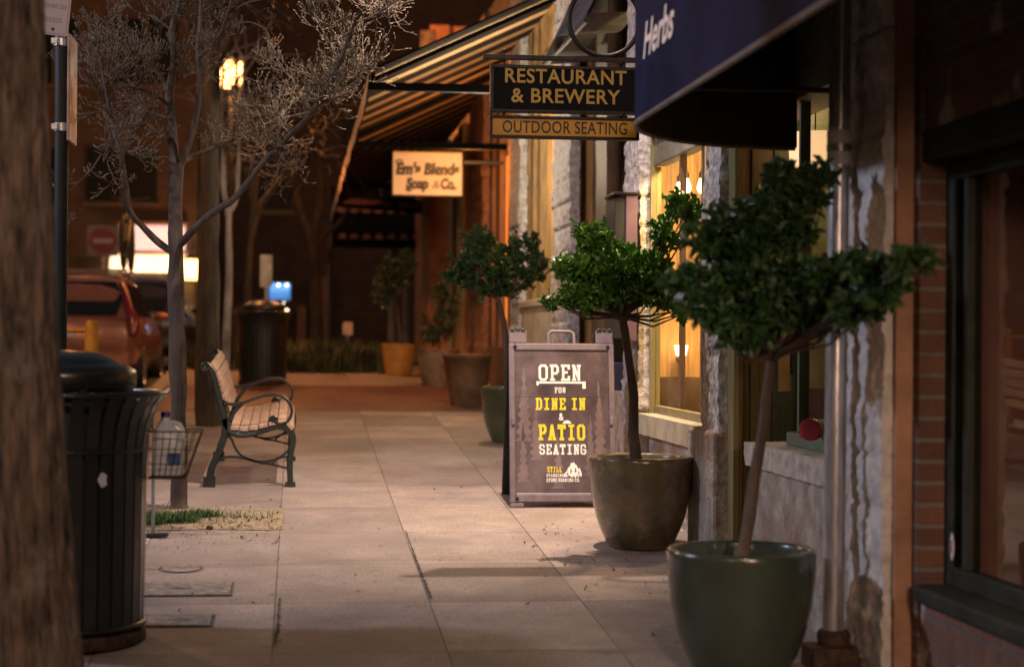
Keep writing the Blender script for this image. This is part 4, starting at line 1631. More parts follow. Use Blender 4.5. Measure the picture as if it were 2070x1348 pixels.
# fire hose inlet on the low wall
p = at(1640, 868, 8.15)
t = thing('fire_hose_inlet', 'red capped fire hose inlet sticking out above the low wall beside the downpipe', 'hose inlet', p)


def ylathe(mb, prof, c, n=28, tilt=0.0):
    i = len(mb.v)
    m2 = MB().lathe(prof, (0, 0, 0), n)
    rot = Matrix.Rotation(math.radians(90), 3, 'X') @ Matrix.Rotation(0, 3, 'Z')
    rot = Matrix.Rotation(tilt, 3, 'Z') @ rot
    mb.v += [tuple(Vector(c) + rot @ Vector(v)) for v in m2.v]
    mb.f += [tuple(i + k for k in f) for f in m2.f]


mb = MB()
ylathe(mb, [(.001, .03), (.046, .03), (.05, .025), (.05, -.005), (.045, -.01)], p, 30, -.5)
for k in range(3):
    a = math.pi / 2 + k * 2.09
    q = p + Vector((math.cos(a) * .052, .0, math.sin(a) * .052))
    mb.ball(q, .009, 8, 6)
mb.build('cap', M_RED, t, smooth=True)
mb = MB()
ylathe(mb, [(.045, -.011), (.05, -.02), (.04, -.06), (.036, -.3)], p, 24, -.5)
mb.build('pipe', M_DKGREEN, t, smooth=True)

# ------------------------------------------------------------------ ochre wood shop and the farther fronts
oc = thing('ochre_shop_building', 'ochre wooden shop front with orange lit blinds under the striped awning', 'building', (3.0, 18, G(18)))
# recessed timber front between pier D and pier E
yE0, yE1 = pier(1029, 1048, seed=21, parent=oc)
yF0, yF1 = pier(946, 974, mat('brown_pier_brick', (.24, .13, .09), .85, var=.35, scale=20, bump=.5), seed=25, parent=oc)
mb = MB()
for a, b, x in ((1050, 1062, 2.30), (1062.5, 1076, 2.34), (1076.5, 1090, 2.38), (1104, 1114, 2.36)):
    mb.box(x, 2.6, YX(b, x), YX(a, x), G(17) - .1, 5.4)
mb.box(2.40, 2.6, YX(1103.5, 2.40), YX(1090.5, 2.40), G(17) - .1, onx(1095, 620, 2.4).z)
mb.build('timber_frame', M_OCHRE, oc, bevel=.006)
mb = MB()
z1 = onx(1090, 620, 2.26).z
mb.box(2.24, 2.299, yD1 + .02, yE0 - .02, G(15) - .1, z1)
mb.box(2.22, 2.299, yD1 + .02, yE0 - .02, z1 + .001, z1 + .07)
mb.build('stall_riser', M_CREAM, oc, bevel=.01)
mb = MB()
mb.quad((2.47, YX(1104, 2.47), z1), (2.47, YX(1085, 2.47), z1), (2.47, YX(1085, 2.47), 5.4), (2.47, YX(1104, 2.47), 5.4))
wd = mb.build('window', M_SHOPGLASS, oc)
mb = MB()
mb.box(2.35, 2.50, YX(1112, 2.35), YX(1050, 2.35), onx(1090, 140, 2.35).z, onx(1090, 120, 2.35).z)
mb.build('transom', M_OCHRE, oc, bevel=.01)
lt = MB()
sv = onx(1110, 402, 2.33)
vs, fs = text2d('S', .22, .006)
i = len(lt.v)
lt.v += [(2.352, sv.y - x, sv.z - .08 + y) for x, y in vs]
lt.f += fs
lt.build('lettering', M_WHITEPAINT, oc)
# orange blinds between pier E and pier F
mb = MB()
for a, b, x in ((984, 992, 2.34), (1001, 1008, 2.36), (975, 983, 2.30), (1025, 1028, 2.34)):
    mb.box(x, 2.6, YX(b, x), YX(a, x), G(21) - .1, 5.4)
mb.build('timber_frame', M_BROWNWOOD, oc, bevel=.006)
mb = MB()
for a, b in ((992.5, 1000.5), (1008.5, 1024.5)):
    mb.quad((2.44, YX(b, 2.44), G(20) + .6), (2.44, YX(a, 2.44), G(20) + .6), (2.44, YX(a, 2.44), onx(1010, 330, 2.44).z), (2.44, YX(b, 2.44), onx(1010, 330, 2.44).z))
mb.build('lit_blind', M_ORANGEWIN, oc)
mb = MB()
mb.box(2.50, 2.6, yE1, yF0, G(19) - .1, 5.6)
mb.box(2.50, 2.6, yD1, yE0, G(15) - .1, 5.6)
mb.build('wall', M_BROWNWOOD, oc)
mb = MB()
mb.box(2.3, 2.439, yE1 + .05, yF0 - .05, G(20) - .1, G(20) + .55)
mb.build('stall_riser', M_BROWNWOOD, oc, bevel=.01)
mb = MB()
for a, b, x in ((922, 932, 2.32), (933, 944, 2.40), (913, 921, 2.36)):
    mb.box(x, 2.6, YX(b, x), YX(a, x), G(26) - .1, 5.6)
mb.build('timber_frame', M_OCHRE, oc, bevel=.006)
mb = MB()
mb.box(2.50, 2.6, yF1, YX(912, 2.5), G(25) - .1, 5.6)
mb.build('wall', M_BROWNWOOD, oc)
mb = MB()
mb.box(2.61, 8.5, yD1 + .02, 27.5, G(14), 6.2)
mb.build('building_mass', M_DKWALL, oc)

pb = thing('plaster_building', 'orange plastered corner building at the far end of the shop row', 'building', (2.6, 28.5, G(28)))
y7 = 28.2
mb = MB()
xl, xr = ony(866, 600, y7).x, ony(905, 600, y7).x
mb.box(xl, xr, y7, y7 + 1.6, G(y7) - .1, 6.5)
mb.box(xr + .001, 9, y7 + .1, y7 + 8, G(y7) - .1, 6.5)
mb.build('wall', M_PLASTER, pb, bevel=.01)
mb = MB()
mb.box(xr + .002, xr + .06, y7 - .02, y7 + .09, G(y7) - .1, 6.3)
mb.build('corner_trim', M_CREAM, pb)
# upper storey glimpsed above the striped awning
mb = MB()
a, b = ony(850, 0, y7 - .02), ony(880, 0, y7 - .02)
mb.box(a.x, b.x, y7 - .03, y7 - .001, 4.4, 6.4)
mb.build('pilaster', M_POTGREY, pb)

# ------------------------------------------------------------------ navy shop awning
aw = thing('shop_awning', 'navy canvas awning with white script lettering above the near planter', 'awning', (2.3, 6, 2.6))
XF, YC = 1.415, 7.55
ZB, ZT, ZW = 2.585, 3.35, 4.05
plan = [(XF, y) for y in (2.2, 3.5, 5, 6.5, 7.2, YC)]
for k in range(1, 15):
    t_ = (math.pi / 2) * k / 14
    plan.append((XF + (2.36 - XF) * (1 - math.cos(t_)), YC + 1.0 * math.sin(t_)))
mb = MB()
inn = MB()
for (a, b) in zip(plan[:-1], plan[1:]):
    def ins(p, d=.012):
        return (p[0] + d, p[1] - d * .6)
    mb.quad((*a, ZB), (*b, ZB), (*b, ZT), (*a, ZT))
    ia, ib = ins(a), ins(b)
    inn.quad((*ib, ZB + .002), (*ia, ZB + .002), (*ia, ZT - .01), (*ib, ZT - .01))
    # roof slope up to the wall
    mb.quad((*a, ZT), (*b, ZT), (2.36, b[1], ZW if b[0] < 2.3 else ZT), (2.36, a[1], ZW if a[0] < 2.3 else ZT))
    inn.quad((*ib, ZT - .012), (*ia, ZT - .012), (2.36, a[1], (ZW if a[0] < 2.3 else ZT) - .012), (2.36, b[1], (ZW if b[0] < 2.3 else ZT) - .012))
mb.build('canopy', M_NAVY, aw, smooth=True)
inn.build('lining', M_CANVASDK, aw, smooth=True)
MB().tube([(p[0] + .004, p[1], ZB) for p in plan], .011, 8).build('hem', M_PIPING, aw, smooth=True)
mb = MB()
mb.tube([(XF + .03, 7.4, ZB + .12), (2.34, 7.4, ZB + .12)], .012, 8)
mb.build('frame', M_IRON, aw)
lt = MB()
hA, hB = onx(1300, 130, XF), onx(1352, 60, XF)
add_text(lt, lambda u, v: (XF - .004, hA.y - .33 - u, ZB + .24 + v), 'Herbs', .20, .004, .35, 1.0, .62)
lt.build('lettering', M_WHITEPAINT, aw)
lt = MB()
pB = onx(1490, 15, XF)
add_text(lt, lambda u, v: (XF - .004, pB.y - .30 - u, ZB + .24 + v), 'g', .20, .004, .35, 1.0, .14)
lt.build('lettering', M_WHITEPAINT, aw)

# ------------------------------------------------------------------ hanging restaurant sign
YS = 9.82
rs = thing('hanging_sign', 'black and amber hanging board reading RESTAURANT & BREWERY and OUTDOOR SEATING', 'sign', (2.2, YS, 3.0))
s0, s1 = ony(992, 180, YS), ony(1287, 180, YS)
zA, zBm = ony(1135, 136, YS).z, ony(1135, 229, YS).z
zC, zDm = ony(1135, 238, YS).z, ony(1135, 281, YS).z
mb = MB()
mb.box(s0.x, s1.x, YS - .02, YS + .02, zBm, zA)
mb.build('board', M_SIGNBLACK, rs, bevel=.002)
mb = MB()
e = .014
for (x0, x1, z0, z1) in ((s0.x - .004, s1.x + .004, zA - e, zA + .003), (s0.x - .004, s1.x + .004, zBm - .003, zBm + e)):
    mb.box(x0, x1, YS - .027, YS + .027, z0, z1)
mb.box(s0.x - .004, s0.x + e, YS - .026, YS + .026, zBm + e + .0005, zA - e - .0005)
mb.box(s1.x - e, s1.x + .004, YS - .026, YS + .026, zBm + e + .0005, zA - e - .0005)
mb.build('frame', M_IRON, rs, bevel=.002)
lt = MB()
f1 = lambda u, v: ((s0.x + s1.x) / 2 + .008 + u, YS - .0225, zBm + .158 + v)
ppm = F / 9.75
add_text(lt, f1, 'RESTAURANT', .108, .0018, 0, 1.06, 252 / ppm)
lt.build('lettering', M_GOLD, rs)
lt = MB()
f2 = lambda u, v: ((s0.x + s1.x) / 2 + .008 + u, YS - .0225, zBm + .052 + v)
add_text(lt, f2, '& BREWERY', .108, .0018, 0, 1.06, 226 / ppm)
lt.build('lettering', M_GOLD, rs)
mb = MB()
mb.box(s0.x + .004, s1.x + .004, YS - .018, YS + .018, zDm + .012, zC - .012)
lower = mb.build('lower_board', M_SIGNGOLD, rs)
mb = MB()
for (x0, x1, z0, z1) in ((s0.x - .006, s1.x + .012, zC - .013, zC + .003), (s0.x - .006, s1.x + .012, zDm - .003, zDm + .013)):
    mb.box(x0, x1, YS - .026, YS + .026, z0, z1)
mb.box(s0.x - .006, s0.x + .010, YS - .025, YS + .025, zDm + .0135, zC - .0135)
mb.box(s1.x - .004, s1.x + .012, YS - .025, YS + .025, zDm + .0135, zC - .0135)
mb.build('frame', M_IRON, lower, bevel=.002)
lt = MB()
add_text(lt, lambda u, v: ((s0.x + s1.x) / 2 + .004 + u, YS - .0205, zDm + .028 + v), 'OUTDOOR SEATING', .092, .0010, 0, 1.05, 258 / ppm)
lt.build('lettering', M_BLACKPAINT, lower)
# bracket bar, hangers and the big iron ring
zbar = ony(1135, 119, YS).z
b0 = ony(976, 119, YS)
mb = MB()
mb.box(b0.x, 2.25, YS - .014, YS + .014, zbar - .014, zbar + .014)
mb.build('bracket_bar', M_IRON, rs, bevel=.003)
for px in (1019, 1262):
    mb = MB()
    x = ony(px, 119, YS).x
    mb.tube([(x, YS, zA + .003), (x, YS, zbar - .014)], .008, 8)
    mb.tube([(x, YS, zC + .003), (x, YS, zBm - .003)], .008, 8)
    mb.tube([(x, YS, zbar + .014), (x, YS, zbar + .03)], .005, 8)
    mb.ball((x, YS, zbar + .036), .009, 10, 8)
    mb.build('hanger', M_IRON, rs, smooth=True)
rc, rr = ony(1222, 42, YS), 74 / ppm
mb = MB()
mb.tube([rc + Vector((rr * math.cos(a), 0, rr * math.sin(a))) for a in [2 * math.pi * k / 56 for k in range(56)]], .014, 8, False, closed=True)
mb.build('ring_scroll', M_IRON, rs, smooth=True)

# gooseneck lamp that lights the sign and pavement, out of frame above
gl = thing('gooseneck_lamp', 'gooseneck wall lamp above the hanging sign', 'wall lamp', (2.3, 10.35, 5.4))
zL = G(10.3) + 5.0
mb = MB()
mb.tube([(2.3, 10.35, zL + .1), (2.1, 10.35, zL + .5), (1.7, 10.35, zL + .55), (1.42, 10.35, zL + .3), (1.38, 10.35, zL + .15)], .015, 8)
mb.build('arm', M_IRON, gl, smooth=True)
MB().lathe([(.02, .16), (.05, .14), (.10, .09), (.17, .05), (.18, .04), (.165, .05), (.03, .13)], (1.38, 10.35, zL), 28).build('lamp_shade', M_IRON, gl, smooth=True)

# ------------------------------------------------------------------ soap shop sign
YP = 21.4
a, b = ony(792, 304, YP), ony(936, 399, YP)
ss = thing('shop_sign', 'cream hanging sign with dark lettering reading Em\'s Blends Soap & Co.', 'sign', (2.2, YP, a.z))
mb = MB()
mb.box(a.x + .012, b.x - .012, YP - .022, YP + .022, b.z + .012, a.z - .012)
mb.build('board', M_CREAMSIGN, ss)
mb = MB()
mb.box(a.x, b.x, YP - .03, YP + .03, a.z - .018, a.z)
mb.box(a.x, b.x, YP - .03, YP + .03, b.z, b.z + .018)
mb.box(a.x, a.x + .018, YP - .029, YP + .029, b.z + .0185, a.z - .0185)
mb.box(b.x - .018, b.x, YP - .029, YP + .029, b.z + .0185, a.z - .0185)
mb.build('frame', M_ABLACK, ss, bevel=.006)
lt = MB()
xm = (a.x + b.x) / 2
add_text(lt, lambda u, v: (xm + u, YP - .024, a.z - .275 + v), 'Em\'s Blends', .18, .012, .16, 1.0, .75)
add_text(lt, lambda u, v: (xm - .12 + u, YP - .024, a.z - .44 + v), 'Soap', .165, .012, .16, 1.0, .27)
add_text(lt, lambda u, v: (xm + .10 + u, YP - .024, a.z - .44 + v), '&', .14, .0, .16, 1.0, .09)
add_text(lt, lambda u, v: (xm + .24 + u, YP - .024, a.z - .44 + v), 'Co.', .165, .012, .16, 1.0, .18)
lt.tube([(xm - .36, YP - .0245, a.z - .16), (xm - .37, YP - .0245, a.z - .125), (xm - .33, YP - .0245, a.z - .11), (xm - .29, YP - .0245, a.z - .13)], .010, 6)
lt.tube([(xm - .25, YP - .0245, a.z - .45), (xm - .22, YP - .0245, a.z - .475), (xm - .18, YP - .0245, a.z - .45)], .012, 6)
lt.tube([(xm + .24, YP - .0245, a.z - .44), (xm + .30, YP - .0245, a.z - .455), (xm + .36, YP - .0245, a.z - .43)], .006, 6)
lt.build('lettering', M_BLACKPAINT, ss)
mb = MB()
zc = ony(950, 329, YP).z
mb.box(b.x + .001, 2.4, YP - .02, YP + .02, zc - .02, zc + .02)
mb.build('bracket', M_ABLACK, ss, bevel=.003)

# ------------------------------------------------------------------ striped awning
sa = thing('striped_awning', 'black and tan striped awning sloping out over the shop fronts behind the signs', 'awning', (2.3, 20, 4))
AX, AXW = .60, 2.30
az, awz = 3.92, 4.72
y0a, y1a = 15.6, 32.0
nst = 42
A_, B_ = MB(), MB()
for k in range(nst):
    w0 = (y1a - y0a) / nst
    ya = y0a + w0 * k + (.10 if k % 2 == 0 and k else 0) - (0 if k % 2 == 0 else 0)
    yb2 = y0a + w0 * (k + 1) + (.10 if k % 2 else 0)
    if k % 2 == 0:
        ya, yb2 = y0a + w0 * k - (.12 if k else 0), y0a + w0 * (k + 1)
    else:
        ya, yb2 = y0a + w0 * k, y0a + w0 * (k + 1) - .12
    m_ = A_ if k % 2 == 0 else B_
    dz = .02
    m_.quad((AX, ya, az), (AX, yb2, az), (AXW, yb2, awz), (AXW, ya, awz))
    m_.quad((AX, ya, az + dz), (AXW, ya, awz + dz), (AXW, yb2, awz + dz), (AX, yb2, az + dz))
A_.build('dark_stripes', M_STRIPE_A, sa)
B_.build('tan_stripes', M_STRIPE_B, sa)
mb = MB()
n = 60
for k in range(n):
    ya, yb2 = y0a + (y1a - y0a) * k / n, y0a + (y1a - y0a) * (k + 1) / n
    f = lambda y: .006 * math.sin(y * 3.1)
    mb.quad((AX - .004 + f(ya) * .3, ya, az), (AX - .004 + f(yb2) * .3, yb2, az), (AX - .03 + f(yb2), yb2, az - .26), (AX - .03 + f(ya), ya, az - .26))
mb.build('valance', M_VALANCE, sa, smooth=True)
mb = MB()
for y, zz in ((y0a + .15, az - .10), (20.2, az - .13), (26, az - .1)):
    mb.box(AX - .01, AXW, y - .03, y + .03, zz - .035, zz + .035)
mb.box(AX + .005, AX + .05, y0a, y1a, az - .04, az - .005)
for y in (y0a + .16, 20.2):
    mb.bar((AX, y, az - .06), (AXW, y, awz - .06), .04, .04)
mb.build('frame', M_STRIPE_A, sa)
# near gable end of the awning
# grey rolled awning above the dim window
ga = thing('folded_awning', 'grey folded canvas awning high on the wall behind the iron ring', 'awning', (2.2, 13.5, 3.9))
mb = MB()
n = 16
ysa, yea = YX(1128, 2.1), yC1 + .15
for k in range(n):
    t0_, t1_ = k / n, (k + 1) / n
    def pt(t, top):
        y = ysa + (yea - ysa) * t
        x = 1.95 + .05 * math.sin(t * 9) + (.22 if top else 0)
        z = (3.88 if not top else 4.35) + .03 * math.sin(t * 14)
        return (x, y, z)
    mb.quad(pt(t0_, 0), pt(t1_, 0), pt(t1_, 1), pt(t0_, 1))
    q0, q1 = pt(t0_, 0), pt(t1_, 0)
    mb.quad(q0, (q0[0] + .3, q0[1], q0[2] + .02), (q1[0] + .3, q1[1], q1[2] + .02), q1)
mb.build('canvas', M_FABRICGREY, ga, smooth=True)
mb = MB()
mb.tube([(1.97, ysa, 3.86), (1.97, yea, 3.86)], .02, 8)
mb.build('frame', M_IRON, ga)

# ------------------------------------------------------------------ A-frame sign
fb = gnd(1139, 1026)
YA = fb.y
af = thing('a_frame_sign', 'plastic A-frame sidewalk sign reading OPEN for DINE IN & PATIO SEATING', 'sign', (fb.x, YA, G(YA)))
W2, HT = .342, 1.135
LEAN = .20
lz = G(YA)
rotA = math.radians(-1.5)


def fA(u, v, w=0.0):
    """front panel coordinates: u across, v up, w out of the face towards the camera"""
    n_ = math.hypot(HT, LEAN)
    y = LEAN * v / HT
    x, yy = u, y - w
    return Vector((fb.x + x * math.cos(rotA) - yy * math.sin(rotA), YA + x * math.sin(rotA) + yy * math.cos(rotA), lz + v + w * LEAN / HT))


def fB(u, v, w=0.0):
    y = .62 - (.62 - LEAN - .03) * v / HT
    x, yy = u, y + w
    gy = YA + .62
    return Vector((fb.x + x * math.cos(rotA) - yy * math.sin(rotA), YA + x * math.sin(rotA) + yy * math.cos(rotA), lz + v + (G(gy) - lz) * (1 - v / HT)))


def pbox(mb, f, u0, u1, v0, v1, w0, w1):
    i = len(mb.v)
    for w in (w0, w1):
        for u, v in ((u0, v0), (u1, v0), (u1, v1), (u0, v1)):
            mb.v.append(tuple(f(u, v, w)))
    mb.f += [tuple(i + k for k in q) for q in ((0, 3, 2, 1), (4, 5, 6, 7), (0, 1, 5, 4), (1, 2, 6, 5), (2, 3, 7, 6), (3, 0, 4, 7))]


P0v, P1v = .085, 1.00        # printed panel
PW = .305
fm = MB()
pbox(fm, fA, -W2, -PW - .0005, .03, 1.045, -.02, .012)
pbox(fm, fA, PW + .0005, W2, .03, 1.045, -.02, .012)
pbox(fm, fA, -PW, PW, .035, P0v - .0005, -.02, .012)
pbox(fm, fA, -PW, PW, P1v + .0005, 1.045, -.02, .012)
pbox(fm, fA, -W2, -W2 + .09, 0, .0295, -.02, .012)
pbox(fm, fA, W2 - .09, W2, 0, .0295, -.02, .012)
pbox(fm, fA, -W2 + .002, -W2 + .118, 1.0455, 1.13, -.02, .010)
pbox(fm, fA, W2 - .118, W2 - .002, 1.0455, 1.13, -.02, .010)
front = fm.build('front_frame', M_AFRAME, af, bevel=.006)
hd = MB()
hp = [(-.085, 1.045), (-.083, 1.085), (-.08, 1.112), (-.06, 1.125), (.06, 1.125), (.08, 1.112), (.083, 1.085), (.085, 1.045)]
hd.tube([fA(u, v, -.004) for u, v in hp], .011, 8)
hd.build('handle', M_AFRAME, front, smooth=True)
for sx in (-1, 1):
    hg = MB()
    for k in range(3):
        u0 = sx * (W2 - .06) - .05 + k * .034
        pbox(hg, fA, u0, u0 + .030, 1.118 + (.0 if k != 1 else .004), 1.142, -.035, .014)
    hg.build('hinge', M_ABLACK, front, bevel=.004)
    lk = MB()
    pbox(lk, fA, sx * (PW + .012) - .011, sx * (PW + .012) + .011, .52, .57, .0125, .022)
    lk.build('latch', M_AFRAME, front, bevel=.004)
sc_ = MB()
for u, v in ((-W2 + .045, .055), (-W2 + .04, 1.02), (W2 - .04, 1.02)):
    ylathe(sc_, [(.001, .003), (.012, .003), (.013, 0)], fA(u, v, .0125), 14)
sc_.build('screw', M_ABLACK, front)
pm = MB()
pbox(pm, fA, -PW, PW, P0v, P1v, -.018, .004)
panel = pm.build('printed_panel', M_APANEL, af)
hl = MB()
pbox(hl, fA, -PW + .005, PW - .005, P0v + .001, P0v + .0065, .0045, .0115)
hl.build('panel_lip', M_PLATE, panel)
hl = MB()
pbox(hl, fA, -PW + .005, PW - .03, .703, .7055, .0045, .006)
hl.build('print_line', M_APRINT, panel)
# faint fir trees printed on the panel
tp = MB()


def fir(u0, v0, w, h, rows):
    i = len(tp.v)
    pts = []
    for s in (1, -1):
        seq = range(rows) if s == 1 else reversed(range(rows))
        for k in seq:
            f = 1 - k / rows
            wa, wb = w * f * .5, w * f * .24
            pts += ([(s * wa, k / rows), (s * wb, (k + .55) / rows)] if s == 1 else [(s * wb, (k + .55) / rows), (s * wa, k / rows)])
        if s == 1:
            pts.append((0, 1.0))
    for k in range(len(pts)):
        jx = R.uniform(-.006, .006)
        tp.v.append(tuple(fA(u0 + pts[k][0] + jx, v0 + pts[k][1] * h, .0047)))
    tp.f.append(tuple(range(i, i + len(pts))))


fir(-.245, .42, .12, .50, 9)
fir(-.255, .16, .09, .38, 8)
fir(-.17, .30, .10, .38, 8)
fir(.24, .30, .11, .52, 9)
fir(.18, .20, .10, .40, 8)
fir(-.03, .12, .10, .36, 8)
tp.build('printed_trees', M_APRINT, panel)
fw = lambda u, v, l=0: fA(u, v, .0052 + l)
for txt, cx_, v0, h_, w_, t_, g_, m_ in (('OPEN', -.012, .805, .105, .060, .0155, .20, M_WHITEPAINT), ('FOR', -.012, .727, .036, .020, .0062, .25, M_WHITEPAINT),
                                         ('DINE IN', -.010, .618, .078, .042, .0125, .22, M_YELLOWPAINT), ('&', -.008, .552, .045, .028, .0075, .2, M_WHITEPAINT),
                                         ('PATIO', -.005, .425, .102, .053, .0165, .18, M_YELLOWPAINT), ('SEATING', .0, .335, .066, .037, .0105, .20, M_WHITEPAINT),
                                         ('STILL', -.055, .223, .036, .016, .0055, .22, M_YELLOWPAINT), ('STANDING', -.052, .194, .019, .0115, .0036, .22, M_WHITEPAINT),
                                         ('STONE BREWING CO.', .0, .163, .022, .0115, .0038, .22, M_WHITEPAINT)):
    lb_ = MB()
    strokes(lb_, fw, txt, cx_, v0, h_, w_, t_, g_)
    lb_.build('lettering', m_, panel)
wl = MB()
pbox(wl, fA, -.165, .155, .787, .801, .0052, .0062)
pbox(wl, fA, .133, .155, .755, .7865, .0052, .0062)
pbox(wl, fA, -.165, -.150, .775, .7865, .0052, .0062)
wl.build('underline', M_WHITEPAINT, panel)
wl = MB()
wl.prism([(.03 + .028 * math.cos(k * math.pi / 10), .531 + .022 * math.sin(k * math.pi / 10)) for k in range(11)], lambda u, v, w: fA(u, v, .0052 + w), .001)
wl.build('printed_cap', M_WHITEPAINT, panel)
rock = [(-.0, .196), (.01, .218), (.022, .226), (.034, .252), (.046, .262), (.052, .283), (.062, .281), (.07, .288), (.08, .272), (.088, .268), (.098, .243), (.108, .252), (.116, .226), (.122, .214), (.118, .192), (.105, .205), (.098, .188), (.09, .205), (.08, .186), (.068, .2), (.055, .19), (.04, .204), (.02, .192)]
wl = MB()
wl.prism(rock, lambda u, v, w: fA(u, v, .0052 + w), .0006)
wl.build('rock_emblem', M_WHITEPAINT, panel)
rk = MB()
for tri in (((.05, .255), (.058, .225), (.046, .215)), ((.078, .26), (.075, .22), (.088, .228)), ((.1, .235), (.098, .205), (.106, .215)), ((.03, .225), (.036, .205), (.022, .205))):
    i = len(rk.v)
    rk.v += [tuple(fA(u, v, .0062)) for u, v in tri]
    rk.f.append((i, i + 1, i + 2))
rk.build('emblem_shading', M_APANEL, panel)
bm_ = MB()
pbox(bm_, fB, -W2, W2, .03, 1.0, 0, .03)
pbox(bm_, fB, -W2, -W2 + .118, 1.0005, 1.11, 0, .03)
pbox(bm_, fB, W2 - .118, W2, 1.0005, 1.11, 0, .03)
pbox(bm_, fB, -W2, -W2 + .09, 0, .0295, 0, .03)
pbox(bm_, fB, W2 - .09, W2, 0, .0295, 0, .03)
bm_.build('rear_panel', M_ABLACK, af, bevel=.006)

# ------------------------------------------------------------------ bench
bf = gnd(588, 983)
Z0 = 1240.0
bench = thing('park_bench', 'wood slatted bench with dark green iron end frames facing the shops', 'bench', (bf.x, bf.y, G(bf.y)))
KS = 1 / 1205.0


def bz(x, z, y=0.0):
    return Vector((bf.x + (x - 855) * KS, bf.y + y, G(bf.y + y) + (1235 - z) * KS))


def end_frame(y):
    mb = MB()

    def flat(pts, w0, w1, d=.045):
        P = []
        q = [Vector((a, b)) for a, b in pts]
        for k in range(len(q) - 1):
            p0, p1, p2, p3 = q[max(k - 1, 0)], q[k], q[k + 1], q[min(k + 2, len(q) - 1)]
            for s in range(5):
                t = s / 5
                P.append(.5 * ((2 * p1) + (-p0 + p2) * t + (2 * p0 - 5 * p1 + 4 * p2 - p3) * t * t + (-p0 + 3 * p1 - 3 * p2 + p3) * t ** 3))
        P.append(q[-1])
        N = len(P)
        i = len(mb.v)
        for k, p in enumerate(P):
            dd = (P[min(k + 1, N - 1)] - P[max(k - 1, 0)]).normalized()
            s = Vector((-dd.y, dd.x)) * (w0 + (w1 - w0) * k / (N - 1)) / 2
            # octagonal-ish section: four corners plus rounded ridge
            a, b = p + s, p - s
            m_ = p
            for (c, o) in ((a, -d * .28), (p + s * .7, -d / 2), (p - s * .7, -d / 2), (b, -d * .28), (b, d * .28), (p - s * .7, d / 2), (p + s * .7, d / 2), (a, d * .28)):
                mb.v.append(tuple(bz(c.x, c.y, y + o)))
        for k in range(N - 1):
            for j in range(8):
                j2 = (j + 1) % 8
                mb.f.append((i + k * 8 + j, i + (k + 1) * 8 + j, i + (k + 1) * 8 + j2, i + k * 8 + j2))
        mb.f.append(tuple(i + j for j in range(8)))
        mb.f.append(tuple(i + (N - 1) * 8 + j for j in reversed(range(8))))

    flat([(160, 230), (205, 290), (240, 400), (270, 520), (305, 640), (315, 740), (300, 850), (255, 980), (205, 1090), (195, 1215)], 46, 62)
    flat([(300, 680), (350, 760), (410, 795), (500, 797), (600, 775), (700, 745), (790, 742), (850, 785), (868, 860), (852, 960), (845, 1080), (852, 1215)], 70, 48)
    flat([(300, 520), (350, 555), (430, 552), (560, 510), (640, 486), (720, 480), (790, 500), (845, 560), (856, 630), (830, 690), (780, 715), (735, 710), (712, 690)], 26, 26, .06)
    flat([(345, 690), (400, 610), (455, 555)], 34, 26)
    flat([(330, 805), (370, 850), (400, 920), (450, 980), (530, 1018), (620, 1030), (700, 1018), (770, 990), (840, 930)], 20, 18, .03)
    flat([(255, 1030), (320, 992), (430, 995), (530, 1015), (610, 1040), (700, 1052), (830, 1085)], 20, 18, .03)
    flat([(700, 1045), (760, 1000), (835, 985)], 14, 14, .03)
    mb.box(*[v for p in [(bz(140, 0).x, bz(240, 0).x), (bf.y + y - .035, bf.y + y + .035)] for v in p], G(bf.y + y) - .005, G(bf.y + y) + .068)
    mb.box(*[v for p in [(bz(806, 0).x, bz(892, 0).x), (bf.y + y - .035, bf.y + y + .035)] for v in p], G(bf.y + y) - .005, G(bf.y + y) + .030)
    o = mb.build('end_frame', M_BENCHIRON, bench, smooth=True)
    for (x, z, r, m_) in ((150, 250, .034, 0), (706, 690, .034, 0)):
        sb = MB()
        cc = bz(x, z, y)
        i = len(sb.v)
        ylathe(sb, [(.001, .032), (r * .35, .034), (r * .5, .026), (r * .8, .030), (r, .02), (r, -.02), (r * .8, -.03), (.001, -.032)], cc, 20)
        sb.build('scroll', M_BENCHIRON, o, smooth=True)


BL = 1.52
end_frame(0)
end_frame(BL)
st = MB()
for (x, z, w, ang) in ((395, 752, 70, -.05), (470, 760, 70, -.02), (548, 752, 72, .10), (626, 733, 72, .22), (704, 712, 72, .2), (782, 702, 72, .0), (846, 735, 70, -.85)):
    ca, sa_ = math.cos(ang), math.sin(ang)
    for y0_, y1_ in ((-.03, BL + .03),):
        c0 = bz(x, z, y0_)
        dx, dz = w * KS / 2 * ca, w * KS / 2 * sa_
        nx, nz = -sa_ * .014, ca * .014
        i = len(st.v)
        for yv in (y0_, y1_):
            c = bz(x, z, yv)
            for (a, b) in ((-1, -1), (1, -1), (1, 1), (-1, 1)):
                st.v.append((c.x + a * dx + b * nx, c.y, c.z + a * dz + b * nz))
        st.f += [tuple(i + k for k in q) for q in ((3, 2, 1, 0), (4, 5, 6, 7), (0, 1, 5, 4), (1, 2, 6, 5), (2, 3, 7, 6), (3, 0, 4, 7))]
st.build('seat', M_BENCHWOOD, bench, bevel=.005)
st = MB()
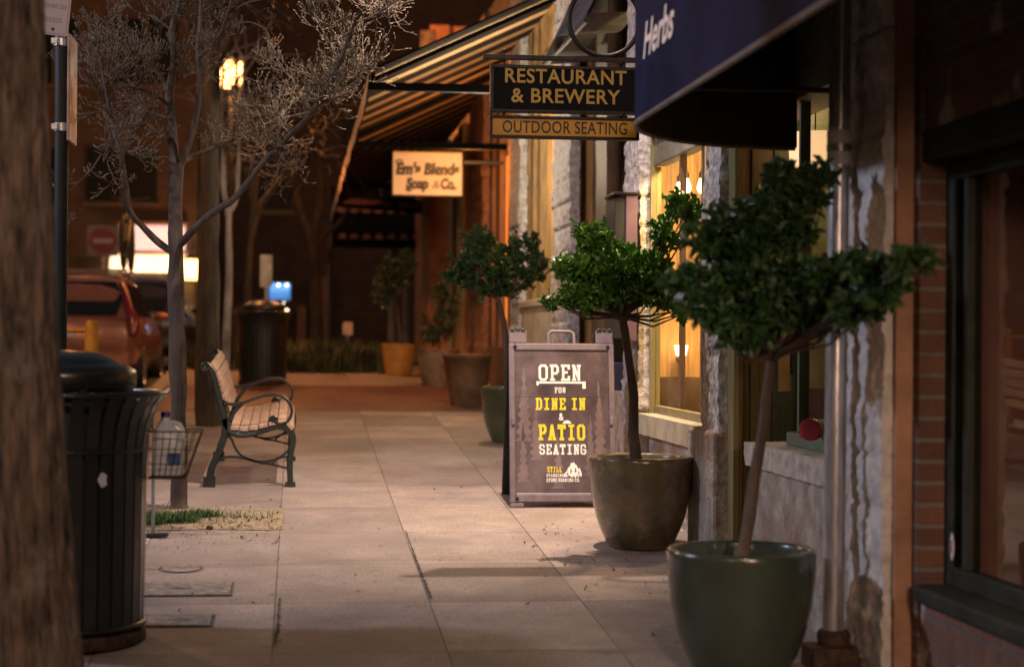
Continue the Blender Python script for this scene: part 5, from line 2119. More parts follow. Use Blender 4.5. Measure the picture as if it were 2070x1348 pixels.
for (x, z, w, ang) in ((214, 262, 78, -1.0), (252, 345, 78, -1.22), (278, 430, 78, -1.28), (302, 515, 78, -1.28), (328, 600, 78, -1.25)):
    ca, sa_ = math.cos(ang), math.sin(ang)
    dx, dz = w * KS / 2 * ca, w * KS / 2 * sa_
    nx, nz = -sa_ * .013, ca * .013
    i = len(st.v)
    for yv in (-.0, BL + .0):
        c = bz(x, z, yv + (.024 if yv < 1 else -.024))
        for (a, b) in ((-1, -1), (1, -1), (1, 1), (-1, 1)):
            st.v.append((c.x + a * dx + b * nx, c.y, c.z + a * dz + b * nz))
    st.f += [tuple(i + k for k in q) for q in ((3, 2, 1, 0), (4, 5, 6, 7), (0, 1, 5, 4), (1, 2, 6, 5), (2, 3, 7, 6), (3, 0, 4, 7))]
st.build('backrest', M_BENCHWOOD, bench, bevel=.005)
MB().tube([bz(560, 800, .02), bz(590, 850, BL - .02)], .008, 6).build('brace_rod', M_BENCHIRON, bench)

# ------------------------------------------------------------------ trash cans
tc = Vector((at(122, 1300, 7.62).x, at(122, 1300, 7.62).y, 0))
tc.z = G(tc.y)
can = thing('trash_can', 'black slatted trash can with flared rim and domed lid behind the thick trunk', 'trash can', tc, 'black slatted trash cans on the pavement')
mb = MB()
prof = [(.335, .07), (.34, .35), (.343, .70), (.347, .82), (.362, .91), (.39, .98), (.425, 1.025)]
NS = 34
for k in range(NS):
    a = 2 * math.pi * k / NS
    ca, sa_ = math.cos(a), math.sin(a)
    i = len(mb.v)
    for r, z in prof:
        for (dr, dt) in ((-.004, -.0265), (.004, -.0265), (.004, .0265), (-.004, .0265)):
            mb.v.append((tc.x + (r + dr) * ca - dt * sa_, tc.y + (r + dr) * sa_ + dt * ca, tc.z + z))
    for q in range(len(prof) - 1):
        for j in range(4):
            j2 = (j + 1) % 4
            mb.f.append((i + q * 4 + j, i + q * 4 + j2, i + (q + 1) * 4 + j2, i + (q + 1) * 4 + j))
mb.build('slatted_body', M_CANBLACK, can)
MB().lathe([(.001, .09), (.30, .09), (.315, .6), (.32, 1.0), (.30, 1.0), (.295, .6)], tc, 40).build('liner', M_ABLACK, can, smooth=True)
for nm_, r, z, w in (('rim', .427, 1.03, .013), ('foot_ring', .342, .08, .012), ('band', .352, .80, .008)):
    mb = MB()
    mb.tube([(tc.x + r * math.cos(2 * math.pi * k / 56), tc.y + r * math.sin(2 * math.pi * k / 56), tc.z + z) for k in range(56)], w, 8, False, closed=True)
    mb.build(nm_, M_CANBLACK, can, smooth=True)
MB().lathe([(.29, 1.045), (.302, 1.06), (.306, 1.10), (.30, 1.125), (.27, 1.145), (.235, 1.155), (.225, 1.165), (.17, 1.19), (.10, 1.205), (.001, 1.21)], tc, 48).build('lid', M_CANBLACK, can, smooth=True)
mb = MB()
for k in range(4):
    a = .4 + k * math.pi / 2
    mb.bar(tc + Vector((.30 * math.cos(a), .30 * math.sin(a), 1.0)), tc + Vector((.29 * math.cos(a), .29 * math.sin(a), 1.06)), .03, .01)
mb.build('lid_bracket', M_CANBLACK, can)
MB().lathe([(.001, .0), (.27, .0), (.34, .0), (.352, .02), (.345, .05), (.30, .068), (.001, .068)], tc, 40).build('base', M_RUST, can, smooth=True)
c2x = at(531, 777, 21.6)
dup(can, Vector((c2x.x, c2x.y, G(c2x.y))), 'distant black slatted trash can beyond the bench', .82, 1.1)
mb = MB()  # pale patch painted on the can as a highlight
mb.prism([(.022 * math.cos(a) * (1.2 if k % 2 else .8), .03 * math.sin(a)) for k, a in enumerate([j * math.pi / 5 for j in range(10)])],
         lambda u, v, w: (tc.x + .34 * math.cos(-.95) + u * math.cos(.62), tc.y + .345 * math.sin(-.95) - .012 - w, tc.z + .69 + v), .002)
o = mb.build('painted_highlight', M_PLATE)
o.parent = can
for v in o.data.vertices:
    v.co = v.co - tc

# wire basket hung on the can with a milk jug inside
bk = at(343, 915, 7.75)
wb_ = thing('wire_basket', 'wire basket hooked to the side of the near trash can', 'basket', (bk.x, bk.y, bk.z - .1))
mb = MB()
x0, x1 = at(304, 915, 7.75).x, at(376, 915, 7.75).x
x1t = at(408, 870, 7.75).x
zt_, zb_ = at(343, 870, 7.75).z, at(343, 963, 7.75).z
d0_, d1_ = bk.y - .08, bk.y + .10


def loop(z, xa, xb, ya, yb_, r):
    mb.tube([(xa, ya, z), (xb, ya, z), (xb, yb_, z), (xa, yb_, z)], r, 6, False, closed=True)


def lp(t):
    return x1 + (x1t - x1) * t


for t in (0, .3, .62, 1.0):
    loop(zb_ + (zt_ - zb_) * t, x0, lp(t), d0_ - .015 * t, d1_ + .015 * t, .003 if t in (0, 1.0) else .0018)
for k in range(8):
    f = k / 7
    for yv, s in ((d0_, -1), (d1_, 1)):
        mb.tube([(x0 + (x1 - x0) * f, yv, zb_), (x0 + (x1t - x0) * f, yv + .015 * s, zt_)], .0016, 5)
for k in range(1, 5):
    f = k / 5
    yv = d0_ + (d1_ - d0_) * f
    mb.tube([(x1, yv, zb_), (x1t, yv, zt_)], .0016, 5)
    mb.tube([(x0, yv, zb_), (x1, yv, zb_)], .0016, 5)
mb.build('wires', M_RUST, wb_)
mb = MB()
for yv in (d0_ + .02, d1_ - .02):
    mb.tube([(x0, yv, zt_), (x0 + .005, yv, zt_ + .06), (x0 + .03, yv, zt_ + .12), (x0 + .075, yv - .01, zt_ + .175)], .004, 6)
mb.build('hook', M_CLAMP, wb_)
jc = at(340, 962, 7.78)
jug = thing('milk_jug', 'translucent white milk jug with purple cap standing in the wire basket', 'jug', (jc.x, jc.y, zb_ + .003))
jz = zb_ + .003
mb = MB()
secs = [(0, .058), (.006, .066), (.10, .068), (.16, .066), (.19, .056), (.215, .036), (.235, .021), (.245, .018), (.262, .018)]
n = 32
i = 0
for z, r in secs:
    sq = 4.5 if z < .17 else (3 if z < .2 else 2)
    for j in range(n):
        a = 2 * math.pi * j / n
        ca, sa_ = math.cos(a), math.sin(a)
        k = (abs(ca) ** sq + abs(sa_) ** sq) ** (-1 / sq)
        mb.v.append((jc.x - (.012 if z > .18 else 0) * min(1, (z - .18) / .04 if z > .18 else 0) + r * k * ca, jc.y + r * k * sa_, jz + z))
for q in range(len(secs) - 1):
    for j in range(n):
        j2 = (j + 1) % n
        mb.f.append((q * n + j, q * n + j2, (q + 1) * n + j2, (q + 1) * n + j))
mb.f.append(tuple(reversed(range(n))))
mb.build('bottle', M_JUG, jug, smooth=True)
MB().lathe([(.0205, .248), (.021, .25), (.021, .268), (.018, .271), (.001, .271)], (jc.x - .012, jc.y, jz), 20).build('cap', M_PURPLE, jug, smooth=True)
mb = MB()
mb.tube([(jc.x + .015, jc.y - .01, jz + .226), (jc.x + .045, jc.y - .02, jz + .218), (jc.x + .066, jc.y - .03, jz + .185), (jc.x + .068, jc.y - .03, jz + .14), (jc.x + .058, jc.y - .03, jz + .115)], .011, 10)
mb.build('handle', M_JUG, jug, smooth=True)
mb = MB()
mb.prism([(.005, .045), (.055, .052), (.052, .098), (.002, .10)], lambda u, v, w: (jc.x + u, jc.y - .0695 - w, jz + v), .001)
mb.build('label', M_BLUE, jug)

# thin post with a flat foot behind the can
pf = gnd(309, 1086)
t = thing('short_post', 'thin grey post with a flat dark foot between the trash can and the tree pit', 'post', pf)
MB().tube([pf, pf + Vector((0, 0, .42))], .010, 8).build('post', M_CLAMP, t, smooth=True)
mb = MB()
mb.bar(pf + Vector((-.04, 0, .014)), pf + Vector((.085, -.02, .018)), .05, .022)
mb.build('foot', M_ABLACK, t, bevel=.006)

# ------------------------------------------------------------------ sign pole at the kerb
D9 = 9.3
sp0 = gnd(120, 494 + 6168 / D9)
sp = thing('sign_pole', 'black kerbside pole carrying a white TOW AWAY ZONE plate', 'sign', sp0)
tp_ = at(125, -60, D9)
MB().tube([sp0, at(122, 600, D9), at(125, 200, D9), tp_], .034, 24).build('pole', M_POLE, sp, smooth=True)
for py in (86, 258):
    c = at(124, py, D9)
    mb = MB()
    mb.lathe([(.034, -.022), (.0385, -.022), (.0385, .022), (.034, .022)], c, 24)
    mb.box(c.x - .045, c.x - .012, c.y - .05, c.y - .036, c.z - .016, c.z + .016)
    mb.build('clamp', M_CLAMP, sp, bevel=.003)
pc = at(111, 20, D9 - .06)
ax = Vector((1, .05, .02)).normalized()
tilt = math.radians(-5)


def fP(u, v, w=0):
    u2, v2 = u * math.cos(tilt) - v * math.sin(tilt), u * math.sin(tilt) + v * math.cos(tilt)
    return Vector((pc.x + u2, pc.y + .12 * u2 - w, pc.z + v2))


def rrect(w, h, r, n=5):
    pts = []
    for cx, cy, a0 in ((w - r, h - r, 0), (-w + r, h - r, 90), (-w + r, -h + r, 180), (w - r, -h + r, 270)):
        for k in range(n + 1):
            a = math.radians(a0 + 90 * k / n)
            pts.append((cx + r * math.cos(a), cy + r * math.sin(a)))
    return pts


mb = MB()
mb.prism(rrect(.075, .13, .016), lambda u, v, w: fP(u, v, w), .003)
plate = mb.build('plate', M_PLATE, sp)
mb = MB()
o1, o2 = rrect(.068, .123, .013), rrect(.065, .12, .011)
for k in range(len(o1)):
    k2 = (k + 1) % len(o1)
    mb.quad(fP(*o1[k], .0042), fP(*o1[k2], .0042), fP(*o2[k2], .0042), fP(*o2[k], .0042))
add_text(mb, lambda u, v: fP(u, v + .005, .0042), 'TOW AWAY ZONE', .034, .0003, 0, 1, .112)
add_text(mb, lambda u, v: fP(u, v - .065, .0042), 'THIS BLOCK', .034, .0003, 0, 1, .08)
mb.build('lettering', M_REDPRINT, plate)
mb = MB()
for v in (.02 + .075, -.10):
    ylathe(mb, [(.001, .006), (.008, .005), (.009, 0)], fP(0, v, .004), 12)
mb.build('bolt', M_ABLACK, plate)
e = at(146, 185, D9)
mb = MB()
mb.box(e.x - .007, e.x + .007, e.y - .15, e.y + .15, at(146, 290, D9).z, at(146, 78, D9).z)
mb.build('side_plate', M_COPPERSIGN, sp, bevel=.003)

# ------------------------------------------------------------------ lantern post
LD = 24.0
lb0 = at(461, 800, LD)
lb0.z = G(lb0.y)
lp_ = thing('street_lantern', 'lit orange street lantern with twin heads on a dark post behind the young tree', 'street lamp', lb0)
hp_ = at(459, 190, LD)
MB().tube([lb0, (lb0.x, lb0.y, hp_.z - .02)], [.06, .038], 16).build('post', M_POLE, lp_, smooth=True)
for px, py, w, h in ((459, 152, .10, .185), (486, 150, .042, .16)):
    c = at(px, py, LD + (0 if px < 470 else .5))
    g_ = MB().lathe([(w * .78, -h), (w, -h * .2), (w, h * .7), (w * .7, h)], c, 8).build('lantern', M_LANTERN, lp_)
    cg = MB().lathe([(w * 1.12, h), (w * .9, h * 1.25), (w * .3, h * 1.55), (.01, h * 1.7)], c, 8)
    cg.lathe([(w * .85, -h), (w * .5, -h * 1.15), (.02, -h * 1.3)], c, 8)
    for k in range(4):
        a = math.pi / 4 + k * math.pi / 2
        cg.tube([(c.x + w * .80 * math.cos(a), c.y + w * .80 * math.sin(a), c.z - h), (c.x + w * 1.03 * math.cos(a), c.y + w * 1.03 * math.sin(a), c.z + h)], .007, 5)
    cg.build('lantern_cage', M_POLE, g_)
mb = MB()
c2_ = at(486, 150, LD + .5)
mb.tube([(lb0.x, lb0.y, hp_.z - .1), ((lb0.x + c2_.x) / 2, (lb0.y + c2_.y) / 2, hp_.z - .2), (c2_.x, c2_.y, c2_.z - .18)], .015, 6)
mb.build('arm', M_POLE, lp_)
lamp('lantern_light', 'POINT', at(459, 152, LD) + Vector((.2, -.2, 0)), 520, SOD, .18)

# ------------------------------------------------------------------ yellow barrier beside the road
yp = at(184, 869, 16.6)
yp.z = G(yp.y) - .13
t = thing('barrier_post', 'yellow painted steel post with a side rail seen over the trash can lid', 'barrier', yp)
ztop = at(184, 648, 16.6).z
MB().tube([yp, (yp.x, yp.y, ztop - .03), (yp.x, yp.y, ztop)], [.062, .062, .045], 16).build('post', M_YELLOWPOST, t, smooth=True)
zr = at(150, 668, 16.6).z
MB().tube([(yp.x - .055, yp.y, zr), (yp.x - 1.6, yp.y + .3, zr)], .022, 8).build('rail', M_YELLOWPOST, t, smooth=True)


# ------------------------------------------------------------------ parked cars
def make_car(label, loc, paint, group, tail=True):
    x0, y0, z0 = loc
    car = thing('parked_car', label, 'car', loc, group)
    HW = .90

    def sec(y, w, zl, zbelt, crown=.05):
        return [(0, zl), (w * .80, zl), (w * .93, zl + .10), (w * .985, zl + .28), (w, (zl + zbelt) / 2 + .12), (w * .97, zbelt - .10), (w * .93, zbelt), (w * .5, zbelt + crown), (0, zbelt + crown)]
    st_ = [(0.00, .74, .42, .92), (.05, .82, .36, .97), (.18, .88, .30, 1.0), (.7, .90, .24, 1.0), (1.6, .905, .22, .98), (2.6, .905, .22, .96), (3.3, .90, .24, .95), (3.9, .885, .26, .90), (4.35, .84, .30, .84), (4.55, .74, .36, .74), (4.6, .62, .42, .66)]
    mb = MB()
    rows = []
    for y, w, zl, zb_ in st_:
        half = sec(y, w, zl, zb_)
        full = [(-x, z) for x, z in reversed(half[1:-1])]
        ring = half + full
        ring = [(x, z) for x, z in half] + [(-x, z) for x, z in reversed(half[1:-1])]
        rows.append(len(mb.v))
        for x, z in ring:
            mb.v.append((x0 + x, y0 + y, z0 + z))
        n = len(ring)
    for a, b in zip(rows[:-1], rows[1:]):
        for j in range(n):
            j2 = (j + 1) % n
            mb.f.append((a + j, a + j2, b + j2, b + j))
    mb.f.append(tuple(rows[0] + j for j in reversed(range(n))))
    mb.f.append(tuple(rows[-1] + j for j in range(n)))
    # greenhouse: lofted cabin
    cab = [(.03, .80, .80, .96, .98), (.22, .815, .74, .98, 1.34), (.42, .82, .68, .98, 1.50), (1.0, .82, .66, .98, 1.545), (1.9, .82, .66, .97, 1.54), (2.35, .815, .67, .96, 1.49), (2.75, .81, .72, .96, 1.24), (3.15, .80, .78, .95, .97)]
    rows = []
    for y, wb, wt, zb_, zt in cab:
        ring = [(wb, zb_), ((wb * .35 + wt * .65), zb_ + (zt - zb_) * .7), (wt, zt - .03 * (zt > 1.1)), (wt * .6, zt + .012), (0, zt + .02)]
        ring = ring + [(-x, z) for x, z in reversed(ring[:-1])]
        rows.append(len(mb.v))
        for x, z in ring:
            mb.v.append((x0 + x, y0 + y, z0 + z))
        n = len(ring)
    for a, b in zip(rows[:-1], rows[1:]):
        for j in range(n - 1):
            mb.f.append((a + j, a + j + 1, b + j + 1, b + j))
    body = mb.build('body', paint, car, smooth=True)
    # rear window and side windows just proud of the body
    rw = MB()
    P_ = [(-.64, .035, 1.02), (.64, .035, 1.02), (.70, .19, 1.25), (.60, .36, 1.455), (-.60, .36, 1.455), (-.70, .19, 1.25)]
    i = len(rw.v)
    rw.v += [(x0 + x, y0 + y - .022, z0 + z + .008) for x, y, z in P_]
    rw.f.append(tuple(range(i, i + 6)))
    rw.build('rear_window', M_CARGLASS, car)
    for s in (-1, 1):
        for (ya_, yb_, ta, tb_) in ((.42, 1.25, .62, 1.25), (1.31, 2.05, 1.31, 2.0), (2.11, 2.72, 2.06, 2.3)):
            sw = MB()
            v = [(.832, ya_, 1.02), (.832, yb_, 1.02), (.70, tb_, 1.44), (.70, ta, 1.44)]
            sw.v += [(x0 + s * x, y0 + y, z0 + z) for x, y, z in v]
            sw.f.append((0, 1, 2, 3))
            sw.build('side_window', M_CARGLASS, car)
        tl = MB()
        seg = [(.90, .10, .78), (.905, .12, .98), (.835, .16, 1.12), (.79, .27, 1.30), (.73, .40, 1.44)]
        tl.tube([(x0 + s * (x - .07), y0 + y - .06, z0 + z) for x, y, z in seg], [.06, .075, .05, .042, .03], 8)
        tl.build('tail_light', M_TAIL, car, smooth=True)
        mr = MB()
        mr.ball((x0 + s * .98, y0 + 2.45, z0 + 1.03), .10, 12, 8, .7)
        mr.build('wing_mirror', paint, car, smooth=True)
        for yv in (.85, 3.65):
            wh = MB()
            c = Vector((x0 + s * .80, y0 + yv, z0 + .32))
            pts = []
            m2 = MB().lathe([(.20, -.10), (.30, -.105), (.325, -.07), (.325, .07), (.30, .105), (.20, .10)], (0, 0, 0), 32)
            wh.v = [(c.x + v[2], c.y + v[0], c.z + v[1]) for v in m2.v]
            wh.f = m2.f
            w_ = wh.build('wheel', M_TYRE, car, smooth=True)
            m3 = MB().lathe([(.001, s * .085), (.05, s * .09), (.17, s * .06), (.20, s * .10), (.205, -s * .0)], (0, 0, 0), 24)
            rmb = MB()
            rmb.v = [(c.x + v[2], c.y + v[0], c.z + v[1]) for v in m3.v]
            rmb.f = m3.f
            rmb.build('rim', M_CLAMP, w_, smooth=True)
    bp = MB()
    bp.box(x0 - .80, x0 + .80, y0 - .07, y0 + .10, z0 + .36, z0 + .56)
    bp.build('bumper', paint, car, bevel=.04)
    npl = MB()
    npl.box(x0 - .17, x0 + .17, y0 - .045, y0 - .005, z0 + .74, z0 + .86)
    npl.build('number_plate', M_PLATE, car, bevel=.004)
    rr_ = MB()
    for s in (-1, 1):
        rr_.tube([(x0 + s * .60, y0 + .6, z0 + 1.53), (x0 + s * .60, y0 + .75, z0 + 1.60), (x0 + s * .60, y0 + 2.0, z0 + 1.60), (x0 + s * .60, y0 + 2.15, z0 + 1.53)], .016, 8)
    for yv in (.9, 1.85):
        rr_.box(x0 - .68, x0 + .68, y0 + yv - .03, y0 + yv + .03, z0 + 1.615, z0 + 1.645)
    rr_.build('roof_rack', M_POTBROWN, car, smooth=False)
    car.scale = (1, 1, .91)
    return car


cx0 = -2.72
ry = 21.6
make_car('copper red estate car with roof bars parked beyond the trash can', (cx0, ry, G(ry) - .13), M_CARRED, 'cars parked along the kerb')
make_car('dark car parked ahead of the copper red estate', (cx0 + .12, ry + 6.2, G(ry + 6) - .13), M_CARDARK, 'cars parked along the kerb')

# bicycle carried upright on the roof of the red car
bx = at(262, 540, 22.9).x
bzr = G(ry) - .13 + 1.645 * .91
by = ry + .9
bi = thing('bicycle', 'dark bicycle standing upright on the roof bars of the copper red car', 'bicycle', (bx, by, bzr))


def ring_yz(mb, c, r, w, n=28):
    mb.tube([(c[0], c[1] + r * math.cos(2 * math.pi * k / n), c[2] + r * math.sin(2 * math.pi * k / n)) for k in range(n)], w, 6, False, closed=True)


for yv in (0, 1.0):
    wm = MB()
    c = (bx, by + yv, bzr + .33)
    ring_yz(wm, c, .31, .022)
    for k in range(10):
        a = math.pi * k / 10
        wm.tube([(c[0], c[1] - .30 * math.cos(a), c[2] - .30 * math.sin(a)), (c[0], c[1] + .30 * math.cos(a), c[2] + .30 * math.sin(a))], .002, 4)
    wm.tube([(c[0] - .05, c[1], c[2]), (c[0] + .05, c[1], c[2])], .02, 8)
    wm.build('wheel', M_TYRE, bi, smooth=True)
fm_ = MB()
B = lambda y, z: (bx, by + y, bzr + z)
for a, b in ((B(0, .33), B(.42, .30)), (B(0, .33), B(.32, .72)), (B(.42, .30), B(.30, .80)), (B(.42, .30), B(.86, .72)), (B(.31, .76), B(.85, .80)), (B(.84, .84), B(1.0, .33))):
    fm_.tube([a, b], .02, 8)
fm_.build('frame', M_ABLACK, bi, smooth=True)
hb = MB()
hb.tube([(bx - .24, by + .86, bzr + .93), (bx - .1, by + .84, bzr + .90), (bx + .1, by + .84, bzr + .90), (bx + .24, by + .86, bzr + .93)], .014, 8)
hb.tube([B(.84, .82), B(.84, .90)], .016, 8)
hb.build('handlebar', M_ABLACK, bi, smooth=True)
sd = MB()
sd.tube([B(.14, .86), B(.25, .87), (bx, by + .40, bzr + .86)], [.07, .05, .02], 10)
sd.build('saddle', M_ABLACK, bi, smooth=True)

# ------------------------------------------------------------------ far side: lit corner store
YR = 46.0
cs = thing('corner_store', 'brown store across the side street with glowing canopy and sign', 'building', (-8, YR, G(YR)))
mb = MB()
mb.box(-26, ony(398, 600, YR).x, YR, YR + 8, G(YR) - .5, 13)
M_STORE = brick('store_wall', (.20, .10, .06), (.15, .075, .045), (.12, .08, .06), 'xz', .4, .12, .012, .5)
mb.build('wall', M_STORE, cs)
for (a, b, c, d) in ((175, 318, 300, 408), (-20, 120, 300, 408), (60, 160, 40, 170), (230, 360, 40, 170)):
    p, q = ony(a, d, YR - .03), ony(b, c, YR - .03)
    fr = MB()
    fr.box(p.x, q.x, YR - .05, YR - .001, p.z, q.z)
    w_ = fr.build('window', M_DARKPANE, cs)
    tr = MB()
    tr.box(p.x - .08, q.x + .08, YR - .09, YR - .001, p.z - .1, p.z - .002)
    tr.box((p.x + q.x) / 2 - .03, (p.x + q.x) / 2 + .03, YR - .08, YR - .051, p.z, q.z)
    tr.build('frame', M_BROWNWOOD, w_)
p, q = ony(225, 558, YR), ony(392, 516, YR)
mb = MB()
n = 14
for k in range(n):
    a0, a1 = k / n * math.pi / 2, (k + 1) / n * math.pi / 2
    r = q.z - p.z
    mb.quad((p.x, YR - .01 - r * math.sin(a0) * .9, p.z + r * math.cos(a0)), (p.x, YR - .01 - r * math.sin(a1) * .9, p.z + r * math.cos(a1)),
            (q.x, YR - .01 - r * math.sin(a1) * .9, p.z + r * math.cos(a1)), (q.x, YR - .01 - r * math.sin(a0) * .9, p.z + r * math.cos(a0)))
mb.build('canopy', M_CANOPYGLOW, cs, smooth=True)
p, q = ony(243, 506, YR - .2), ony(374, 457, YR - .2)
mb = MB()
mb.box(p.x, q.x, YR - .3, YR - .002, p.z, q.z)
sg = mb.build('sign_box', M_SIGNGLOW, cs, bevel=.03)
mb = MB()
for (x0, x1, z0, z1) in ((p.x - .06, q.x + .06, q.z + .001, q.z + .07), (p.x - .06, q.x + .06, p.z - .07, p.z - .001)):
    mb.box(x0, x1, YR - .34, YR - .003, z0, z1)
mb.build('frame', M_PINK, sg)
# ground floor shop front, lit dimly
for (a, b) in ((230, 300), (306, 345), (350, 392)):
    p, q = ony(a, 700, YR), ony(b, 572, YR)
    fr = MB()
    fr.box(p.x, q.x, YR - .04, YR - .001, p.z, q.z)
    w_ = fr.build('window', mat('store_dim_glass', (.22, .14, .06), .3, var=.5, scale=1.5), cs)
p = ony(385, 545, YR - .8)
fl = thing('hanging_lantern', 'square yellow lantern glowing at the corner of the far store', 'lantern', p)
MB().lathe([(.22, -.24), (.24, .2), (.22, .24)], p, 8).build('lantern_glass', M_LANTFAR, fl)
mb = MB()
mb.lathe([(.25, .241), (.12, .34), (.02, .36)], p, 8)
mb.tube([p + Vector((0, 0, .35)), p + Vector((0, .4, .6)), p + Vector((0, .82, .6))], .02, 6)
mb.build('bracket', M_IRON, fl)
lamp('far_lantern_light', 'POINT', p + Vector((0, -.5, .1)), 90, (1.0, .5, .18), .2)
for px, py, lab in ((313, 575, 'round white bulb under the glowing canopy of the far store'), (375, 623, 'round white bulb right of the young trunk near the far store'), (314, 415, 'tiny reddish lamp on the upper wall of the far store')):
    p = ony(px, py, YR - .9)
    t = thing('string_bulb', lab, 'light bulb', p, 'string bulbs at the far store')
    MB().ball(p, .028, 12, 8).build('bulb', M_BOKEH if py > 500 else M_TAIL, t, smooth=True)
    MB().lathe([(.012, .026), (.016, .03), (.016, .07), (.004, .08), (.004, .6)], p, 8).build('socket', M_IRON, t)

# no-entry sign
p = at(208, 487, 40)
t = thing('no_entry_sign', 'white square sign with red disc and pale bar across the street', 'sign', (p.x, p.y, G(p.y)))
hw = 31 * 40 / F
mb = MB()
mb.prism(rrect(hw, hw, .04), lambda u, v, w: (p.x + u, p.y - w, p.z + v), .01)
pl_ = mb.build('plate', mat('dim_plate', (.30, .25, .22), .6), t)
mb = MB()
mb.prism([(.29 * math.cos(k * math.pi / 20), .29 * math.sin(k * math.pi / 20)) for k in range(40)], lambda u, v, w: (p.x + u, p.y - .012 - w, p.z + v), .004)
mb.build('red_disc', M_RED, pl_)
mb = MB()
mb.box(p.x - .21, p.x + .21, p.y - .022, p.y - .017, p.z - .045, p.z + .045)
mb.build('white_bar', M_PLATE, pl_)
MB().tube([(p.x, p.y + .04, G(p.y)), (p.x, p.y + .04, p.z + hw)], .03, 8).build('post', M_CLAMP, t, smooth=True)

# ------------------------------------------------------------------ far building closing the street
YF = 50.0
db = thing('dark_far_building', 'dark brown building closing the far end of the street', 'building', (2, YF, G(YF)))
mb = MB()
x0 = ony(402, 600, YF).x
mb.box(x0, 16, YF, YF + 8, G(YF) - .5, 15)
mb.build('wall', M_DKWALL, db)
for (a, b, c, d) in ((512, 592, 350, 425), (690, 800, 230, 330), (512, 592, 120, 250)):
    p, q = ony(a, d, YF), ony(b, c, YF)
    fr = MB()
    fr.box(p.x, q.x, YF - .05, YF - .001, p.z, q.z)
    w_ = fr.build('window', M_DARKPANE, db)
    tr = MB()
    tr.box(p.x - .08, q.x + .08, YF - .1, YF - .001, p.z - .12, p.z - .002)
    tr.build('sill', M_BROWNWOOD, w_)
M_WPIL = mat('warm_pilaster', (.20, .10, .06), .8)
for px in (430, 480, 610, 640, 660):
    p = ony(px, 640, YF - .3)
    mb = MB()
    mb.box(p.x - .12, p.x + .12, YF - .35, YF - .05, G(YF), ony(px, 620 if px < 620 else 560, YF).z)
    mb.build('pilaster', M_WPIL, db)

# pavilion with scalloped awning at the head of the sidewalk
YV = 36.0
sv_ = thing('scalloped_awning', 'dark awning with a pale scalloped edge above the yellow pot', 'awning', (1.8, YV, 4))
x0, x1 = ony(672, 480, YV).x, ony(880, 480, YV).x
zt2, zb2 = ony(775, 405, YV).z, ony(775, 473, YV).z
mb = MB()
mb.quad((x0, YV, zb2), (x1 + 1.2, YV, zb2), (x1 + 1.2, YV + 1.6, zt2 + .4), (x0, YV + 1.6, zt2 + .4))
mb.box(x0, x1 + 1.2, YV + .01, YV + .05, zb2 - .28, zb2 + .001)
mb.build('canopy', M_STRIPE_A, sv_)
mb = MB()
rr = (x1 - x0) / 8.3 / 2
for k in range(9):
    cx = x0 + .06 + rr + k * 2 * rr
    mb.prism([(rr * .72 * math.cos(a), rr * .85 * math.sin(a)) for a in [j * math.pi / 12 for j in range(13)]], lambda u, v, w: (cx + u, YV - .012 + w, zb2 - .10 + v), .015)
mb.build('scalloped_edge', M_PINK, sv_)
mb = MB()
for k in range(6):
    cx = ony(690 + k * 25, 424, YV + .35).x
    zz = ony(700, 424, YV + .35).z
    mb.prism([(.10 * math.cos(a), .06 * math.sin(a)) for a in [j * math.pi / 8 for j in range(16)]], lambda u, v, w: (cx + u, YV + .28 + w, zz + v), .015)
mb.build('upper_scallops', M_PINK, sv_)
mb = MB()
for px in (668, 880):
    x = ony(px, 600, YV).x
    mb.box(x - .04, x + .04, YV + .06, YV + .14, G(YV), zb2)
mb.build('post', M_IRON, sv_)
p, q = ony(690, 398, 33), ony(886, 421, 33)
nb_ = thing('name_board', 'long dark board with a row of reddish bars for unreadable lettering below the striped awning', 'sign', (p.x, 33, p.z))
mb = MB()
sl_ = (q.z - p.z - .0)
h = .20


def fN(u, v, w=0):
    return (p.x + (q.x - p.x) * u, 33 - w, p.z - .0 - .10 * u + v * h)


i = len(mb.v)
mb.prism([(0, -1), (1, -1), (1, .25), (0, .25)], lambda u, v, w: fN(u, v, w - .03), .03)
mb.build('board', M_STRIPE_A, nb_)
mb = MB()  # bars put in for illegible reddish letters
u = .03
while u < .96:
    w_ = R.uniform(.018, .034)
    if R.random() > .12:
        mb.quad(fN(u, -.55, .012), fN(u + w_, -.55, .012), fN(u + w_, -.1 + R.uniform(-.1, .05), .012), fN(u, -.1 + R.uniform(-.1, .05), .012))
    u += w_ + .012
mb.build('letter_bars', mat('letter_bar_red', (.20, .06, .04), .7), nb_)
mb = MB()
for px in (770, 880):
    x = ony(px, 400, 33).x
    mb.tube([(x, 33.03, p.z), (x, 33.03, p.z + .8)], .012, 6)
mb.build('hanger', M_IRON, nb_)

cl = thing('colonnade', 'row of grey columns behind the yellow pot', 'columns', (ony(820, 700, 38).x, 38, G(38)))
for px in (793, 822, 848, 862):
    x = ony(px, 650, 38).x
    m_ = MB()
    m_.lathe([(.11, 0), (.11, .15), (.08, .18), (.075, 2.0), (.10, 2.05), (.11, 2.2)], (x, 38, G(38)), 14)
    m_.build('column', M_COLUMN, cl, smooth=True)
m_ = MB()
m_.box(ony(785, 650, 38).x, ony(870, 650, 38).x, 37.9, 38.1, G(38) + 2.2, G(38) + 2.45)
m_.build('beam', M_COLUMN, cl)

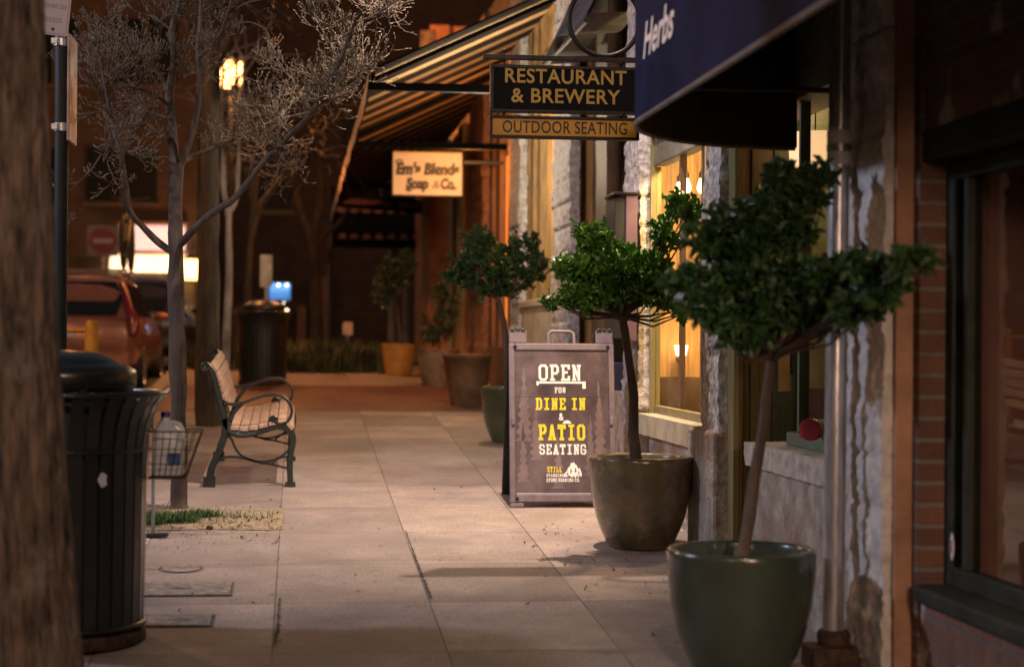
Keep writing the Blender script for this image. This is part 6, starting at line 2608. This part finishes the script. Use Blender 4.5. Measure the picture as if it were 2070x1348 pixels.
# small signs and lights in the distance
p = at(703, 664, 28)
t = thing('small_white_sign', 'small white roadside sign on a thin post beyond the ground cover', 'sign', (p.x, p.y, G(p.y)))
mb = MB()
mb.prism(rrect(.075, .10, .02), lambda u, v, w: (p.x + u, p.y - w, p.z + v), .01)
mb.build('plate', mat('pinkish_plate', (.62, .50, .52), .5), t)
MB().tube([(p.x, p.y + .03, G(p.y)), (p.x, p.y + .03, p.z + .1)], .02, 8).build('post', M_CLAMP, t, smooth=True)
p = at(538, 548, 26)
t = thing('street_plate_sign', 'blue grey rectangular sign rising above the distant trash can', 'sign', (p.x, p.y, G(p.y)))
mb = MB()
mb.prism(rrect(.085, .23, .02), lambda u, v, w: (p.x + u, p.y - w, p.z + v), .01)
mb.build('plate', mat('bluegrey_plate', (.22, .30, .38), .5), t)
MB().tube([(p.x, p.y + .04, G(p.y)), (p.x, p.y + .04, p.z + .2)], .025, 8).build('post', M_CLAMP, t, smooth=True)
p, q = ony(544, 606, 44), ony(587, 572, 44)
t = thing('lit_blue_sign', 'glowing blue box sign with white bulbs above the distant trash can', 'sign', (p.x, 44, p.z))
mb = MB()
mb.box(p.x, q.x, 44, 44.15, p.z, q.z)
mb.build('sign_box', M_BLUEGLOW, t, bevel=.02)
mb = MB()
mb.box((p.x + q.x) / 2 - .05, (p.x + q.x) / 2 + .05, 44.16, 44.24, G(44), q.z)
mb.build('post', M_IRON, t)
for px, py in ((547, 577), (563, 576), (580, 576)):
    c = ony(px, py, 43.9)
    MB().ball(c, .026, 10, 8).build('bulb', M_BOKEH, t, smooth=True)
for px, py, lab in ((580, 627, 'warm round light below the blue box sign'), (574, 612, 'dimmer warm light touching the blue box sign')):
    c = ony(px, py, 44.3)
    g_ = thing('garden_lamp', lab, 'lamp', (c.x, c.y, G(c.y)), 'small lamps below the blue sign')
    MB().ball(c, .028 if py > 620 else .018, 10, 8).build('bulb', M_BOKEH, g_, smooth=True)
    MB().tube([(c.x, c.y + .02, G(c.y)), c - Vector((0, 0, .03))], .02, 6).build('post', M_IRON, g_)

# remaining street lighting that belongs to the farther fronts, plus a car fill
lamp('ochre_shop_light', 'POINT', (1.75, 16.4, 3.55), 165, (1.0, .83, .58), .06)
lamp('blind_light', 'POINT', (1.9, 20.3, 3.6), 90, (1.0, .35, .08), .08)
lamp('far_row_light', 'POINT', (.8, 26.5, 5.0), 300, SOD, .2)
lamp('far_street_light', 'POINT', (-4.0, 36.0, 8.0), 150, SOD, .3)
lamp('car_fill_light', 'POINT', (-4.3, 14.6, 5.0), 380, (1.0, .46, .22), .3)  # added fill that brightens the cars and barrier
lamp('cross_street_light', 'POINT', (4.5, 42.0, 9.0), 90, (1.0, .45, .22), .3)
